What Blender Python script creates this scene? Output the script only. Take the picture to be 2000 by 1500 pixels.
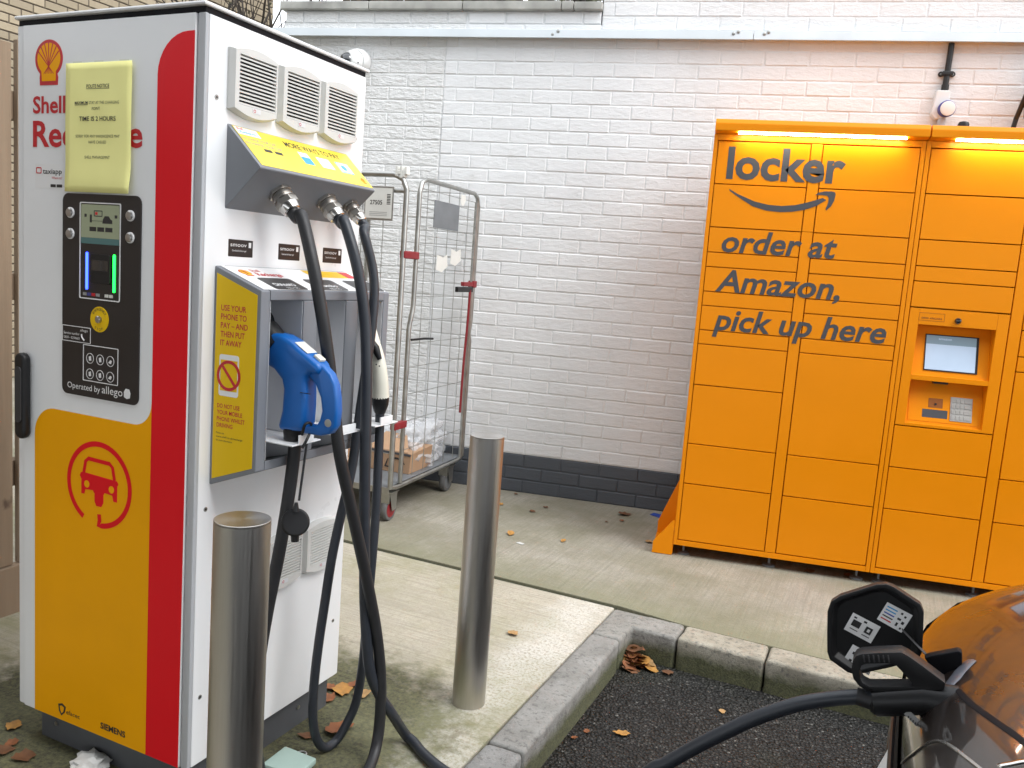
import bpy, bmesh, math, random
from mathutils import Vector, Matrix, noise
from mathutils.bvhtree import BVHTree
random.seed(7)
for o in list(bpy.data.objects): bpy.data.objects.remove(o)
scene = bpy.context.scene
COL = scene.collection
# ------------------------------------------------------------------ camera (solved from the photograph's vanishing points)
F_PX, PITCH, ROLL, YAW, YC, CAM_H = 1657.56, 0.1310005, 0.0740214, 0.2312867, -0.1964091, 1.32
CAM = Vector((0, 0, CAM_H))
_f = Vector((-math.sin(YAW)*math.cos(PITCH), math.cos(YAW)*math.cos(PITCH), -math.sin(PITCH)))
_r = Vector((math.cos(YAW), math.sin(YAW), 0)); _u = _r.cross(_f)
RIGHT = math.cos(ROLL)*_r + math.sin(ROLL)*_u
UP = -math.sin(ROLL)*_r + math.cos(ROLL)*_u
FWD = _f
cd = bpy.data.cameras.new('camera'); cam = bpy.data.objects.new('camera', cd); COL.objects.link(cam)
cam.matrix_world = Matrix(((RIGHT.x, UP.x, -FWD.x, CAM.x), (RIGHT.y, UP.y, -FWD.y, CAM.y), (RIGHT.z, UP.z, -FWD.z, CAM.z), (0, 0, 0, 1)))
cd.sensor_width = 36; cd.sensor_fit = 'HORIZONTAL'; cd.lens = F_PX/2000*36; cd.clip_start = .02; cd.clip_end = 3000
scene.camera = cam
# ------------------------------------------------------------------ sky, sun, exposure
SUN_EL, SUN_AZ = math.radians(50), math.radians(112)      # azimuth clockwise from +Y: from the right, slightly behind the camera
w = bpy.data.worlds.new('World'); scene.world = w; w.use_nodes = True
nt = w.node_tree; bg = nt.nodes['Background']
sky = nt.nodes.new('ShaderNodeTexSky'); sky.sky_type = 'NISHITA'; sky.sun_disc = False
sky.sun_elevation = SUN_EL; sky.sun_rotation = SUN_AZ; sky.air_density = 1.0; sky.dust_density = 4.0
hsv = nt.nodes.new('ShaderNodeHueSaturation'); hsv.inputs['Saturation'].default_value = .18
mixw = nt.nodes.new('ShaderNodeMixRGB'); mixw.inputs[0].default_value = .72; mixw.inputs[2].default_value = (9.4, 9.9, 10.5, 1)   # even cloud cover over the clear sky
nt.links.new(sky.outputs[0], hsv.inputs['Color']); nt.links.new(hsv.outputs[0], mixw.inputs[1]); nt.links.new(mixw.outputs[0], bg.inputs[0])
bg.inputs[1].default_value = .138
sl = bpy.data.lights.new('sun', 'SUN'); sl.energy = 1.0; sl.angle = math.radians(28); sl.color = (1, .985, .965)
sun = bpy.data.objects.new('sun', sl); COL.objects.link(sun)
sdir = Vector((math.sin(SUN_AZ)*math.cos(SUN_EL), math.cos(SUN_AZ)*math.cos(SUN_EL), math.sin(SUN_EL)))
sun.rotation_euler = sdir.to_track_quat('Z', 'Y').to_euler()
scene.view_settings.view_transform = 'Standard'; scene.view_settings.look = 'None'
scene.view_settings.exposure = 1.02; scene.view_settings.gamma = 1; scene.view_settings.use_curve_mapping = False
scene.render.engine = 'CYCLES'

# ------------------------------------------------------------------ pixel helpers (photo pixels give directions, planes give distance)
A = Vector((math.cos(YC), math.sin(YC), 0)); B = Vector((-math.sin(YC), math.cos(YC), 0)); Z = Vector((0, 0, 1))
A0, B0 = -2.005, 1.405
def ray(x, y): return RIGHT*((x-1000)/F_PX) - UP*((y-750)/F_PX) + FWD
def onz(x, y, z=0):
    d = ray(x, y); return CAM + d*((z-CAM_H)/d.z)
def onplane(x, y, P, n):
    d = ray(x, y); return CAM + d*((Vector(P)-CAM).dot(n)/d.dot(n))
def proj(P):
    c = Vector(P)-CAM; z = c.dot(FWD); return 1000+F_PX*c.dot(RIGHT)/z, 750-F_PX*c.dot(UP)/z, z
def loc_ch(P): return Vector((P.dot(A)-A0, P.dot(B)-B0, P.z))              # world -> charger local (u, v, z)
def ch_u(x, y, u): return loc_ch(onplane(x, y, A*(A0+u), A))
def ch_v(x, y, v): return loc_ch(onplane(x, y, B*(B0+v), B))

# ------------------------------------------------------------------ mesh builder
class MB:
    def __init__(s): s.v = []; s.f = []
    def add(s, vs, fs):
        n = len(s.v); s.v += [tuple(p) for p in vs]; s.f += [tuple(i+n for i in f) for f in fs]; return s
    def box(s, a, b):
        x0, y0, z0 = [min(a[i], b[i]) for i in range(3)]; x1, y1, z1 = [max(a[i], b[i]) for i in range(3)]
        return s.add([(x0,y0,z0),(x1,y0,z0),(x1,y1,z0),(x0,y1,z0),(x0,y0,z1),(x1,y0,z1),(x1,y1,z1),(x0,y1,z1)],
                     [(0,3,2,1),(4,5,6,7),(0,1,5,4),(1,2,6,5),(2,3,7,6),(3,0,4,7)])
    def prism(s, pts, vec):
        """polygon (3-D points, ccw seen from +vec) extruded along vec"""
        n = len(pts); v = Vector(vec); P = [Vector(p) for p in pts]
        return s.add(P+[p+v for p in P], [tuple(reversed(range(n))), tuple(range(n, 2*n))]+[(i, (i+1) % n, (i+1) % n+n, i+n) for i in range(n)])
    def tube(s, path, r, seg=12, caps=True):
        P = [Vector(p) for p in path]; n = len(P); R = r if isinstance(r, (list, tuple)) else [r]*n
        t0 = (P[1]-P[0]).normalized(); up = Vector((0,0,1)) if abs(t0.z) < .9 else Vector((1,0,0))
        nx = t0.cross(up).normalized(); rings = []; vs = []
        for i in range(n):
            t = (P[min(i+1,n-1)]-P[max(i-1,0)]).normalized()
            nx = (nx - t*nx.dot(t)).normalized(); ny = t.cross(nx)
            rings.append(len(vs)); vs += [P[i]+(nx*math.cos(2*math.pi*k/seg)+ny*math.sin(2*math.pi*k/seg))*R[i] for k in range(seg)]
        fs = []
        for i in range(n-1):
            for k in range(seg):
                a, b = rings[i]+k, rings[i]+(k+1) % seg
                fs.append((a, b, b+seg, a+seg))
        if caps: fs += [tuple(reversed(range(seg))), tuple(range(rings[-1], rings[-1]+seg))]
        return s.add(vs, fs)
    def lathe(s, prof, o=(0,0,0), ax=(0,0,1), seg=24):
        """prof: list of (radius, height along ax)"""
        ax = Vector(ax).normalized(); up = Vector((1,0,0)) if abs(ax.x) < .9 else Vector((0,1,0))
        nx = ax.cross(up).normalized(); ny = ax.cross(nx); o = Vector(o); vs = []; fs = []
        for r, h in prof: vs += [o+ax*h+(nx*math.cos(2*math.pi*k/seg)+ny*math.sin(2*math.pi*k/seg))*r for k in range(seg)]
        for i in range(len(prof)-1):
            for k in range(seg): fs.append((i*seg+k, i*seg+(k+1) % seg, (i+1)*seg+(k+1) % seg, (i+1)*seg+k))
        fs += [tuple(reversed(range(seg))), tuple(range((len(prof)-1)*seg, len(prof)*seg))]
        return s.add(vs, fs)
    def build(s, name, m, parent=None, bevel=0, seg=2, smooth=False, angle=35, loc=None, subsurf=0):
        me = bpy.data.meshes.new(name); me.from_pydata(s.v, [], s.f)
        bm = bmesh.new(); bm.from_mesh(me); bmesh.ops.recalc_face_normals(bm, faces=bm.faces)
        if bevel:
            ed = [e for e in bm.edges if len(e.link_faces) == 2 and e.calc_face_angle(0) > math.radians(25)]
            bmesh.ops.bevel(bm, geom=ed, offset=bevel, segments=seg, affect='EDGES', profile=.5, clamp_overlap=True)
        bm.to_mesh(me); bm.free()
        if smooth or bevel:
            me.polygons.foreach_set('use_smooth', [True]*len(me.polygons)); me.set_sharp_from_angle(angle=math.radians(angle))
        me.materials.append(m)
        o = bpy.data.objects.new(name, me); COL.objects.link(o)
        if bevel: o.modifiers.new('normals', 'WEIGHTED_NORMAL').keep_sharp = True
        if parent: o.parent = parent
        if loc is not None: o.location = loc
        if subsurf:
            md = o.modifiers.new('s', 'SUBSURF'); md.levels = subsurf; md.render_levels = subsurf
        return o
def roughen(o, amp, cuts=10, sc=14):
    bm = bmesh.new(); bm.from_mesh(o.data)
    bmesh.ops.subdivide_edges(bm, edges=[e for e in bm.edges if e.calc_length() > .06], cuts=cuts, use_grid_fill=True)
    for v in bm.verts:
        w_ = o.parent.matrix_basis @ v.co if o.parent else v.co
        v.co += noise.noise_vector(w_*sc)*amp+noise.noise_vector(w_*sc*4)*amp*.5
    bm.to_mesh(o.data); bm.free(); o.data.polygons.foreach_set('use_smooth', [True]*len(o.data.polygons))
def empty(name, loc=(0,0,0), rz=0, label=None, cat=None, group=None):
    o = bpy.data.objects.new(name, None); COL.objects.link(o); o.location = loc; o.rotation_euler = (0,0,rz); o.empty_display_size = .1
    if label: tag(o, label, cat, group)
    return o
def tag(o, label=None, cat=None, group=None, kind=None):
    if label: o['label'] = label
    if cat: o['category'] = cat
    if group: o['group'] = group
    if kind: o['kind'] = kind
    return o
def smooth_path(pts, n=8):
    P = [Vector(p) for p in pts]; out = []
    for i in range(len(P)-1):
        p0, p1, p2, p3 = P[max(i-1,0)], P[i], P[i+1], P[min(i+2,len(P)-1)]
        for k in range(n):
            t = k/n; out.append(.5*((2*p1)+(p2-p0)*t+(2*p0-5*p1+4*p2-p3)*t*t+(3*p1-p0-3*p2+p3)*t**3))
    return out+[P[-1]]
class Plane:
    """a flat face in some parent's local space: o origin, ex right, ey up, n towards the viewer"""
    def __init__(s, o, ex, ey): s.o = Vector(o); s.ex = Vector(ex).normalized(); s.ey = Vector(ey).normalized(); s.n = s.ex.cross(s.ey)
    def p(s, x, y, h=0): return s.o+s.ex*x+s.ey*y+s.n*h
def rrect(x0, y0, x1, y1, r, seg=5, corners=(1,1,1,1)):
    out = []
    for (cx, cy, a0, on) in ((x1-r,y0+r,-90,corners[0]), (x1-r,y1-r,0,corners[1]), (x0+r,y1-r,90,corners[2]), (x0+r,y0+r,180,corners[3])):
        if on: out += [(cx+r*math.cos(math.radians(a0+90*k/seg)), cy+r*math.sin(math.radians(a0+90*k/seg))) for k in range(seg+1)]
        else: out.append(({-90:x1, 0:x1, 90:x0, 180:x0}[a0], {-90:y0, 0:y1, 90:y1, 180:y0}[a0]))
    return out
def circ(cx, cy, r, seg=24, ry=None): return [(cx+r*math.cos(2*math.pi*k/seg), cy+(ry or r)*math.sin(2*math.pi*k/seg)) for k in range(seg)]
def patch(name, pl, pts, h0, h1, m, parent, bevel=0):
    """flat piece on a plane, from depth h0 to h1"""
    if sum(pts[i][0]*pts[(i+1) % len(pts)][1]-pts[(i+1) % len(pts)][0]*pts[i][1] for i in range(len(pts))) < 0: pts = pts[::-1]
    return MB().prism([pl.p(x, y, h0) for x, y in pts], pl.n*(h1-h0)).build(name, m, parent, bevel)
def ring(name, pl, outer, inner, h0, h1, m, parent):
    n = len(outer); mb = MB()
    vs = [pl.p(x,y,h0) for x,y in outer]+[pl.p(x,y,h0) for x,y in inner]+[pl.p(x,y,h1) for x,y in outer]+[pl.p(x,y,h1) for x,y in inner]
    fs = []
    for i in range(n):
        j = (i+1) % n; fs += [(2*n+i,2*n+j,3*n+j,3*n+i), (i,n+i,n+j,j), (i,j,2*n+j,2*n+i), (n+i,3*n+i,3*n+j,n+j)]
    return mb.add(vs, fs).build(name, m, parent)
_fc = {}
def glyphs(txt, bold=0, shear=0):
    k = (txt, bold, shear)
    if k not in _fc:
        c = bpy.data.curves.new('t', 'FONT'); c.body = txt; c.size = 1; c.offset = bold; c.shear = shear; c.resolution_u = 3; c.fill_mode = 'FRONT'
        o = bpy.data.objects.new('t', c); COL.objects.link(o)
        bpy.context.view_layer.update()
        me = bpy.data.meshes.new_from_object(o.evaluated_get(bpy.context.evaluated_depsgraph_get()))
        _fc[k] = ([v.co.copy() for v in me.vertices], [tuple(p.vertices) for p in me.polygons])
        bpy.data.objects.remove(o); bpy.data.curves.remove(c); bpy.data.meshes.remove(me)
    return _fc[k]
_CAP = max(v.y for v in glyphs('H')[0])
def text(pl, txt, x, y, cap, m, parent, width=None, align='L', bold=0, shear=0, h=.0008, name='lettering', rot=0):
    vs, fs = glyphs(txt, bold, shear); x0 = min(v.x for v in vs); x1 = max(v.x for v in vs); sy = cap/_CAP
    sx = width/(x1-x0) if width else sy; W = (x1-x0)*sx; dx = {'L':0, 'C':-W/2, 'R':-W}[align]
    c, s_ = math.cos(rot), math.sin(rot); out = []
    for v in vs:
        px, py = (v.x-x0)*sx+dx, v.y*sy; out.append(pl.p(x+px*c-py*s_, y+px*s_+py*c, h))
    me = bpy.data.meshes.new(name); me.from_pydata(out, [], fs); me.materials.append(m)
    o = bpy.data.objects.new(name, me); COL.objects.link(o); o.parent = parent; return o

# ------------------------------------------------------------------ materials
def srgb(r, g, b): return tuple((c/255/12.92 if c/255 <= .04045 else ((c/255+.055)/1.055)**2.4) for c in (r, g, b))
MATS = {}
class N:
    """small node-graph helper"""
    def __init__(s, name):
        s.m = bpy.data.materials.new(name); s.m.use_nodes = True; s.t = s.m.node_tree; s.b = s.t.nodes['Principled BSDF']
        s.tc = s.t.nodes.new('ShaderNodeTexCoord')
    def new(s, typ, **kw):
        n = s.t.nodes.new('ShaderNode'+typ)
        for k, v in kw.items():
            if k in n.inputs.keys(): n.inputs[k].default_value = v
            else: setattr(n, k, v)
        return n
    def link(s, a, b): s.t.links.new(a, b)
    def coords(s, scale=(1,1,1), rot=(0,0,0), src='Object'):
        mp = s.new('Mapping'); mp.inputs['Scale'].default_value = scale; mp.inputs['Rotation'].default_value = rot
        s.link(s.tc.outputs[src], mp.inputs[0]); return mp.outputs[0]
    def noise(s, vec, scale=5, detail=4, rough=.55):
        n = s.new('TexNoise'); n.inputs['Scale'].default_value = scale; n.inputs['Detail'].default_value = detail; n.inputs['Roughness'].default_value = rough
        s.link(vec, n.inputs['Vector']); return n.outputs[0]
    def ramp(s, fac, stops):
        n = s.new('ValToRGB'); cr = n.color_ramp
        while len(cr.elements) < len(stops): cr.elements.new(.5)
        for e, (p, c) in zip(cr.elements, stops): e.position = p; e.color = (*c, 1) if isinstance(c, tuple) else (c, c, c, 1)
        s.link(fac, n.inputs[0]); return n.outputs[0]
    def mix(s, fac, a, b, typ='MIX'):
        n = s.new('MixRGB'); n.blend_type = typ
        for i, x in enumerate((fac, a, b)):
            if isinstance(x, (int, float)): n.inputs[i].default_value = x if i == 0 else (x, x, x, 1)
            elif isinstance(x, tuple): n.inputs[i].default_value = (*x, 1)
            else: s.link(x, n.inputs[i])
        return n.outputs[0]
    def math(s, op, a, b=0.0):
        n = s.new('Math'); n.operation = op
        for i, x in enumerate((a, b)):
            if isinstance(x, (int, float)): n.inputs[i].default_value = x
            else: s.link(x, n.inputs[i])
        return n.outputs[0]
    def col(s, x):
        if isinstance(x, tuple): s.b.inputs['Base Color'].default_value = (*x, 1)
        else: s.link(x, s.b.inputs['Base Color'])
    def rough(s, x):
        if isinstance(x, (int, float)): s.b.inputs['Roughness'].default_value = x
        else: s.link(x, s.b.inputs['Roughness'])
    def bump(s, h, strength=.3, dist=.002):
        n = s.new('Bump'); n.inputs['Strength'].default_value = strength; n.inputs['Distance'].default_value = dist
        s.link(h, n.inputs['Height']); s.link(n.outputs[0], s.b.inputs['Normal'])
def simple(name, c, rough=.5, metal=0, coat=0, var=.06, nscale=9, bump=0, bscale=200, emit=None, estr=0, spec=None):
    n = N(name); v = n.coords(); nz = n.noise(v, nscale, 5)
    n.col(n.mix(1, tuple(c), n.ramp(nz, [(.3, 1-var), (.7, 1+var*.3)]), 'MULTIPLY'))
    n.rough(n.ramp(nz, [(.3, max(0, rough-.05)), (.7, min(1, rough+.07))])); n.b.inputs['Metallic'].default_value = metal
    if coat: n.b.inputs['Coat Weight'].default_value = coat; n.b.inputs['Coat Roughness'].default_value = .04
    if bump: n.bump(n.noise(v, bscale, 3), bump, .001)
    if emit: n.b.inputs['Emission Color'].default_value = (*emit, 1); n.b.inputs['Emission Strength'].default_value = estr
    if spec is not None: n.b.inputs['Specular IOR Level'].default_value = spec
    MATS[name] = n.m; return n.m
M = MATS
simple('white_metal', (.79,.80,.81), .32, var=.05, nscale=3, bump=.03, bscale=400)
simple('grey_trim', (.42,.43,.45), .4, var=.04)
simple('red_film', (.74,.006,.014), .42, var=.05, nscale=2, spec=.2)
simple('yellow_film', (.88,.385,.0), .42, var=.10, nscale=2, spec=.15)
simple('sign_yellow', (.78,.50,.008), .4, var=.04, spec=.2)
simple('lemon_yellow', (.80,.62,.05), .35, var=.03)
simple('print_red', (.52,.012,.02), .45, var=.03)
simple('print_black', (.02,.019,.02), .45, var=.03)
simple('print_white', (.78,.78,.78), .45, var=.03)
simple('print_grey', (.30,.30,.30), .5, var=.03)
simple('print_blue', (.04,.33,.62), .4, var=.03)
simple('panel_black', (.018,.015,.015), .34, var=.05)
simple('rubber_black', (.016,.016,.018), .5, var=.12, nscale=30, bump=.08, bscale=300)
simple('cable_blueblack', (.022,.026,.034), .42, var=.12, nscale=30, bump=.05, bscale=300)
simple('plastic_black', (.010,.010,.011), .40, var=.1, bump=.06, bscale=500, spec=.35)
simple('plastic_grip', (.03,.03,.032), .55, var=.1, bump=.2, bscale=600)
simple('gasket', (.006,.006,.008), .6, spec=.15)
simple('plinth_grey', (.085,.09,.098), .6, var=.2, nscale=8)
simple('housing_grey', (.19,.20,.22), .5, var=.06, bump=.15, bscale=700)
simple('bay_grey', (.64,.65,.67), .45, var=.05)
simple('vent_grey', (.60,.60,.58), .45, var=.05)
simple('vent_dark', (.02,.02,.02), .7)
simple('chrome', (.62,.60,.57), .22, metal=1, var=.05)
simple('steel_button', (.42,.41,.40), .3, metal=1)
simple('nickel', (.50,.47,.43), .33, metal=1, var=.08)
simple('blue_plastic', (.005,.115,.42), .36, var=.06, bump=.05, bscale=500)
simple('cream_plastic', (.70,.68,.58), .38, var=.05)
simple('lcd', (.17,.19,.13), .2, var=.05, emit=(.17,.19,.12), estr=.25)
simple('lcd_low', (.05,.10,.10), .2, emit=(.03,.08,.08), estr=.25)
simple('led_blue', (.02,.03,.5), .3, emit=(.02,.05,1.0), estr=5)
simple('led_green', (.02,.5,.05), .3, emit=(.01,1.0,.06), estr=3)
simple('notice_paper', (.93,.90,.36), .7, var=.04, nscale=6)
simple('orange_paint', (.83,.262,.0), .40, var=.05, nscale=3, bump=.02, bscale=300, spec=.22)
simple('orange_dark', (.30,.085,.003), .5)
simple('locker_print', (.060,.062,.072), .5, var=.02)
simple('screen_glass', (.36,.43,.52), .12, emit=(.33,.42,.55), estr=.32)
simple('screen_header', (.18,.24,.28), .12, emit=(.16,.22,.27), estr=.3)
simple('light_strip', (.9,.9,.85), .4, emit=(1,.93,.78), estr=20)
simple('keypad', (.52,.50,.47), .38, metal=.5)
simple('galv', (.42,.42,.40), .36, metal=.9, var=.25, nscale=14)
simple('deck_grey', (.20,.215,.23), .5, metal=.3, var=.2)
simple('red_plastic', (.22,.010,.016), .45)
simple('caster_rubber', (.12,.12,.12), .6, var=.1)
simple('cardboard', (.40,.25,.15), .75, var=.1, nscale=12)
simple('cardboard_edge', (.34,.19,.10), .8)
simple('label_white', (.70,.70,.66), .5, var=.08)
simple('flashing', (.56,.60,.62), .45, metal=.35, var=.1, nscale=5)
simple('pipe_black', (.012,.012,.012), .45)
simple('camera_white', (.74,.75,.74), .35)
simple('smoked_glass', (.02,.022,.025), .06, coat=1)
simple('coping', (.44,.44,.41), .8, var=.45, nscale=6, bump=.4, bscale=60)
simple('car_paint', (.016,.011,.009), .3, metal=.1, coat=1, var=.02)
simple('car_gloss_black', (.008,.008,.009), .12, coat=1)
simple('car_glass', (.01,.012,.013), .04, coat=1)
simple('car_trim_silver', (.13,.135,.16), .35, metal=.3)
simple('tyre', (.02,.02,.02), .75, bump=.3, bscale=100)
simple('alloy', (.45,.45,.46), .3, metal=1)
simple('plate_white', (.72,.72,.72), .4)
simple('plate_blue', (.05,.06,.28), .4)
simple('bark', (.045,.036,.028), .9, var=.4, nscale=20)
simple('litter_green', (.36,.48,.43), .35, var=.1)
simple('litter_white', (.62,.62,.60), .5, var=.2)
simple('litter_blue', (.03,.07,.35), .4)
for nm, c in (('leaf_tan', (.42,.25,.10)), ('leaf_brown', (.16,.07,.03)), ('leaf_rust', (.24,.085,.03)), ('leaf_ochre', (.44,.22,.05))):
    simple(nm, c, .65, var=.35, nscale=60, bump=.3, bscale=150)
simple('foliage_a', (.10,.065,.03), .8, var=.5, nscale=2); simple('foliage_b', (.06,.065,.03), .8, var=.5, nscale=2)

def brushed_steel():
    n = N('brushed_steel'); v = n.coords((1,1,.02)); nz = n.noise(v, 260, 4)
    n.col(n.mix(nz, (.46,.44,.415), (.56,.54,.51))); n.b.inputs['Metallic'].default_value = 1; n.rough(n.ramp(nz, [(.3,.28),(.7,.42)]))
    n.b.inputs['Anisotropic'].default_value = .5; n.bump(nz, .04, .0005); return n.m
M['brushed_steel'] = brushed_steel()
def brick_paint(name, c, rough_b, big):
    n = N(name); v = n.coords(src='Generated') if False else n.coords()
    geo = n.new('NewGeometry'); pos = geo.outputs['Position']
    def wn(scale, sc=(1,1,1), d=5):
        mp = n.new('Mapping'); mp.inputs['Scale'].default_value = sc; n.link(pos, mp.inputs[0]); return n.noise(mp.outputs[0], scale, d, .6)
    fine = wn(110, (1,1,1.4)); mid = wn(26, (1,1,2.2)); stain = wn(1.6, (1,1,.5)); dirt = wn(9, (1,1,1))
    c2 = n.mix(n.ramp(stain, [(.35,0.0),(.75,.55)]), tuple(c), tuple(x*.86 for x in c))
    c3 = n.mix(n.ramp(dirt, [(.60,0.0),(.82,.30)]), c2, tuple(x*y for x, y in zip(c, (.72,.70,.66))))
    n.col(c3); n.rough(.62)
    h = n.math('ADD', n.math('MULTIPLY', fine, .45), n.math('MULTIPLY', mid, big))
    n.bump(h, rough_b, .006); return n.m
M['wall_white'] = brick_paint('wall_white', (.775,.785,.79), .6, 1.1)
M['wall_rough'] = brick_paint('wall_rough', (.78,.785,.78), .9, 2.4)
M['wall_grey'] = brick_paint('wall_grey', (.078,.088,.104), .5, .8)
def buff_brick(name, c):
    n = N(name); geo = n.new('NewGeometry'); oi = n.new('ObjectInfo')
    nz = n.noise(geo.outputs['Position'], 30, 5)
    c1 = n.mix(oi.outputs['Random'], tuple(c), tuple(x*.74 for x in c)); n.col(n.mix(n.ramp(nz, [(.35,0.0),(.75,.4)]), c1, tuple(x*.6 for x in c))); n.rough(.85); n.bump(nz, .4, .004); return n.m
M['buff_brick'] = buff_brick('buff_brick', (.42,.345,.24)); M['buff_mortar'] = buff_brick('buff_mortar', (.16,.13,.10))
def timber():
    n = N('timber'); v = n.coords((14,14,.9)); nz = n.noise(v, 3, 7); k = n.noise(n.coords((3,3,2)), 4, 3); oi = n.new('ObjectInfo')
    c = n.mix(nz, (.18,.125,.08), (.29,.215,.145)); c = n.mix(n.math('MULTIPLY', oi.outputs['Random'], .4), c, (.30,.22,.15)); n.col(n.mix(n.ramp(k, [(.64,0.0),(.72,.8)]), c, (.07,.04,.025))); n.rough(.8); n.bump(nz, .5, .003); return n.m
M['timber'] = timber()
def concrete(name, c, along, paint=False):
    """brushed concrete in charger axes; moss and stains have their own shapes"""
    n = N(name); geo = n.new('NewGeometry'); mp = n.new('Mapping'); mp.vector_type = 'TEXTURE'; mp.inputs['Rotation'].default_value = (0,0,YC); n.link(geo.outputs['Position'], mp.inputs[0]); v = mp.outputs[0]   # v = (a, b, z)
    def st(sc):
        m2 = n.new('Mapping'); m2.inputs['Scale'].default_value = sc; n.link(v, m2.inputs[0]); return m2.outputs[0]
    broom = n.noise(st((1.0,34,1) if along == 'A' else (34,1.0,1)), 2.2, 5, .72)
    blot = n.noise(v, 2.1, 6, .62); fine = n.noise(v, 160, 3, .7); mid = n.noise(v, 14, 5, .65)
    col = n.mix(n.ramp(blot, [(.3,0.0),(.72,1.0)]), tuple(x*.80 for x in c), tuple(x*1.08 for x in c))
    col = n.mix(n.ramp(broom, [(.36,.62),(.56,0.0)]), col, tuple(x*.58 for x in c))
    grit = n.noise(v, 55, 5, .78); col = n.mix(n.ramp(grit, [(.36,.65),(.50,0.0)]), col, tuple(x*.62 for x in c)); col = n.mix(n.ramp(grit, [(.60,0.0),(.74,.5)]), col, tuple(min(1,x*1.35) for x in c))
    col = n.mix(n.ramp(fine, [(.34,.55),(.48,0.0)]), col, tuple(x*.55 for x in c))
    sep = n.new('SeparateXYZ'); n.link(v, sep.inputs[0]); a, b = sep.outputs[0], sep.outputs[1]
    def band(x, c0, wd): return n.math('SUBTRACT', 1.0, n.math('DIVIDE', n.math('ABSOLUTE', n.math('SUBTRACT', x, c0)), wd))
    def cl(x): 
        q = n.math('ADD', x, 0.0); q.node.use_clamp = True; return q
    if paint:     # worn white line along the kerb
        pm = n.ramp(n.math('ADD', n.math('ADD', n.math('MULTIPLY', band(a, -1.03, .20), .42), n.math('MULTIPLY', mid, .5)), n.math('MULTIPLY', n.noise(v, 4.5, 6, .7), .55)), [(.60,0.0),(.86,1.0)])
        pm = n.math('MULTIPLY', pm, n.ramp(n.noise(v, 95, 4, .75), [(.42,.0),(.52,1.0)]))
        col = n.mix(n.math('MULTIPLY', pm, .6), col, (.68,.67,.63))
        # moss and damp round the foot of the charger
        da = n.math('MAXIMUM', n.math('SUBTRACT', n.math('ABSOLUTE', n.math('SUBTRACT', a, -1.72)), .36), 0.0)
        db = n.math('MAXIMUM', n.math('SUBTRACT', n.math('ABSOLUTE', n.math('SUBTRACT', b, 1.62)), .34), 0.0)
        dist = n.math('POWER', n.math('ADD', n.math('MULTIPLY', da, da), n.math('MULTIPLY', db, db)), .5)
        near = cl(n.math('SUBTRACT', 1.0, n.math('DIVIDE', dist, .75)))
        mm = n.ramp(n.math('ADD', n.math('MULTIPLY', near, .62), n.math('MULTIPLY', mid, .5)), [(.53,0.0),(.68,1.0)])
        moss = n.mix(n.ramp(n.noise(v, 75, 5, .75), [(.38,0.0),(.62,1.0)]), (.010,.012,.007), (.105,.105,.042))
        col = n.mix(n.math('MULTIPLY', mm, .93), col, moss)
        g2 = n.math('MULTIPLY', n.ramp(n.noise(v, 1.7, 4), [(.42,0.0),(.64,.75)]), n.ramp(mid, [(.35,.25),(.6,1.0)]))
        col = n.mix(g2, col, (.24,.235,.125))
        col = n.mix(n.ramp(n.noise(v, 4.2, 7, .72), [(.62,0.0),(.74,.7)]), col, (.13,.105,.065))
    else:
        jm = n.ramp(n.math('ADD', n.math('MULTIPLY', band(b, 3.2, .55), .55), n.math('MULTIPLY', mid, .55)), [(.42,0.0),(.80,.8)])
        col = n.mix(jm, col, (.20,.20,.12))
        st2 = n.ramp(n.noise(v, 1.5, 6, .7), [(.40,0.0),(.64,.85)]); col = n.mix(st2, col, (.185,.175,.115))
    n.col(col); n.rough(.85)
    n.bump(n.math('ADD', n.math('MULTIPLY', broom, 1.0), n.math('MULTIPLY', grit, .8)), .6, .006); return n.m
M['slab_near'] = concrete('slab_near', (.47,.43,.345), 'A', True)
M['slab_far'] = concrete('slab_far', (.37,.345,.285), 'B')
def asphalt():
    n = N('asphalt'); geo = n.new('NewGeometry'); p = geo.outputs['Position']
    wob = n.new('MixRGB'); wob.inputs[0].default_value = .012; n.link(p, wob.inputs[1])
    nc = n.new('TexNoise'); nc.inputs['Scale'].default_value = 60; n.link(p, nc.inputs['Vector']); n.link(nc.outputs['Color'], wob.inputs[2])
    vo = n.new('TexVoronoi'); vo.inputs['Scale'].default_value = 92; n.link(wob.outputs[0], vo.inputs['Vector'])
    sep = n.new('SeparateColor'); n.link(vo.outputs['Color'], sep.inputs[0])
    edge = n.ramp(vo.outputs['Distance'], [(.25,1.0),(.62,.12)])
    blot = n.noise(p, 3, 5); base = n.mix(n.ramp(blot, [(.3,0.0),(.7,1.0)]), (.022,.022,.021), (.036,.034,.030))
    stone = n.ramp(sep.outputs[0], [(.0,.45),(.55,1.0),(.85,1.9),(.96,3.2),(1.0,7.0)])
    col = n.mix(1, base, stone, 'MULTIPLY'); col = n.mix(1, col, edge, 'MULTIPLY')
    col = n.mix(n.ramp(n.noise(p, 2.2, 4), [(.52,0.0),(.75,.5)]), col, (.028,.031,.016))
    n.col(col); n.rough(n.ramp(sep.outputs[1], [(0,.45),(1,.8)]))
    n.bump(n.math('ADD', n.math('MULTIPLY', vo.outputs['Distance'], -1.0), n.math('MULTIPLY', sep.outputs[2], .5)), 1.0, .016); return n.m
M['asphalt'] = asphalt()
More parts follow.
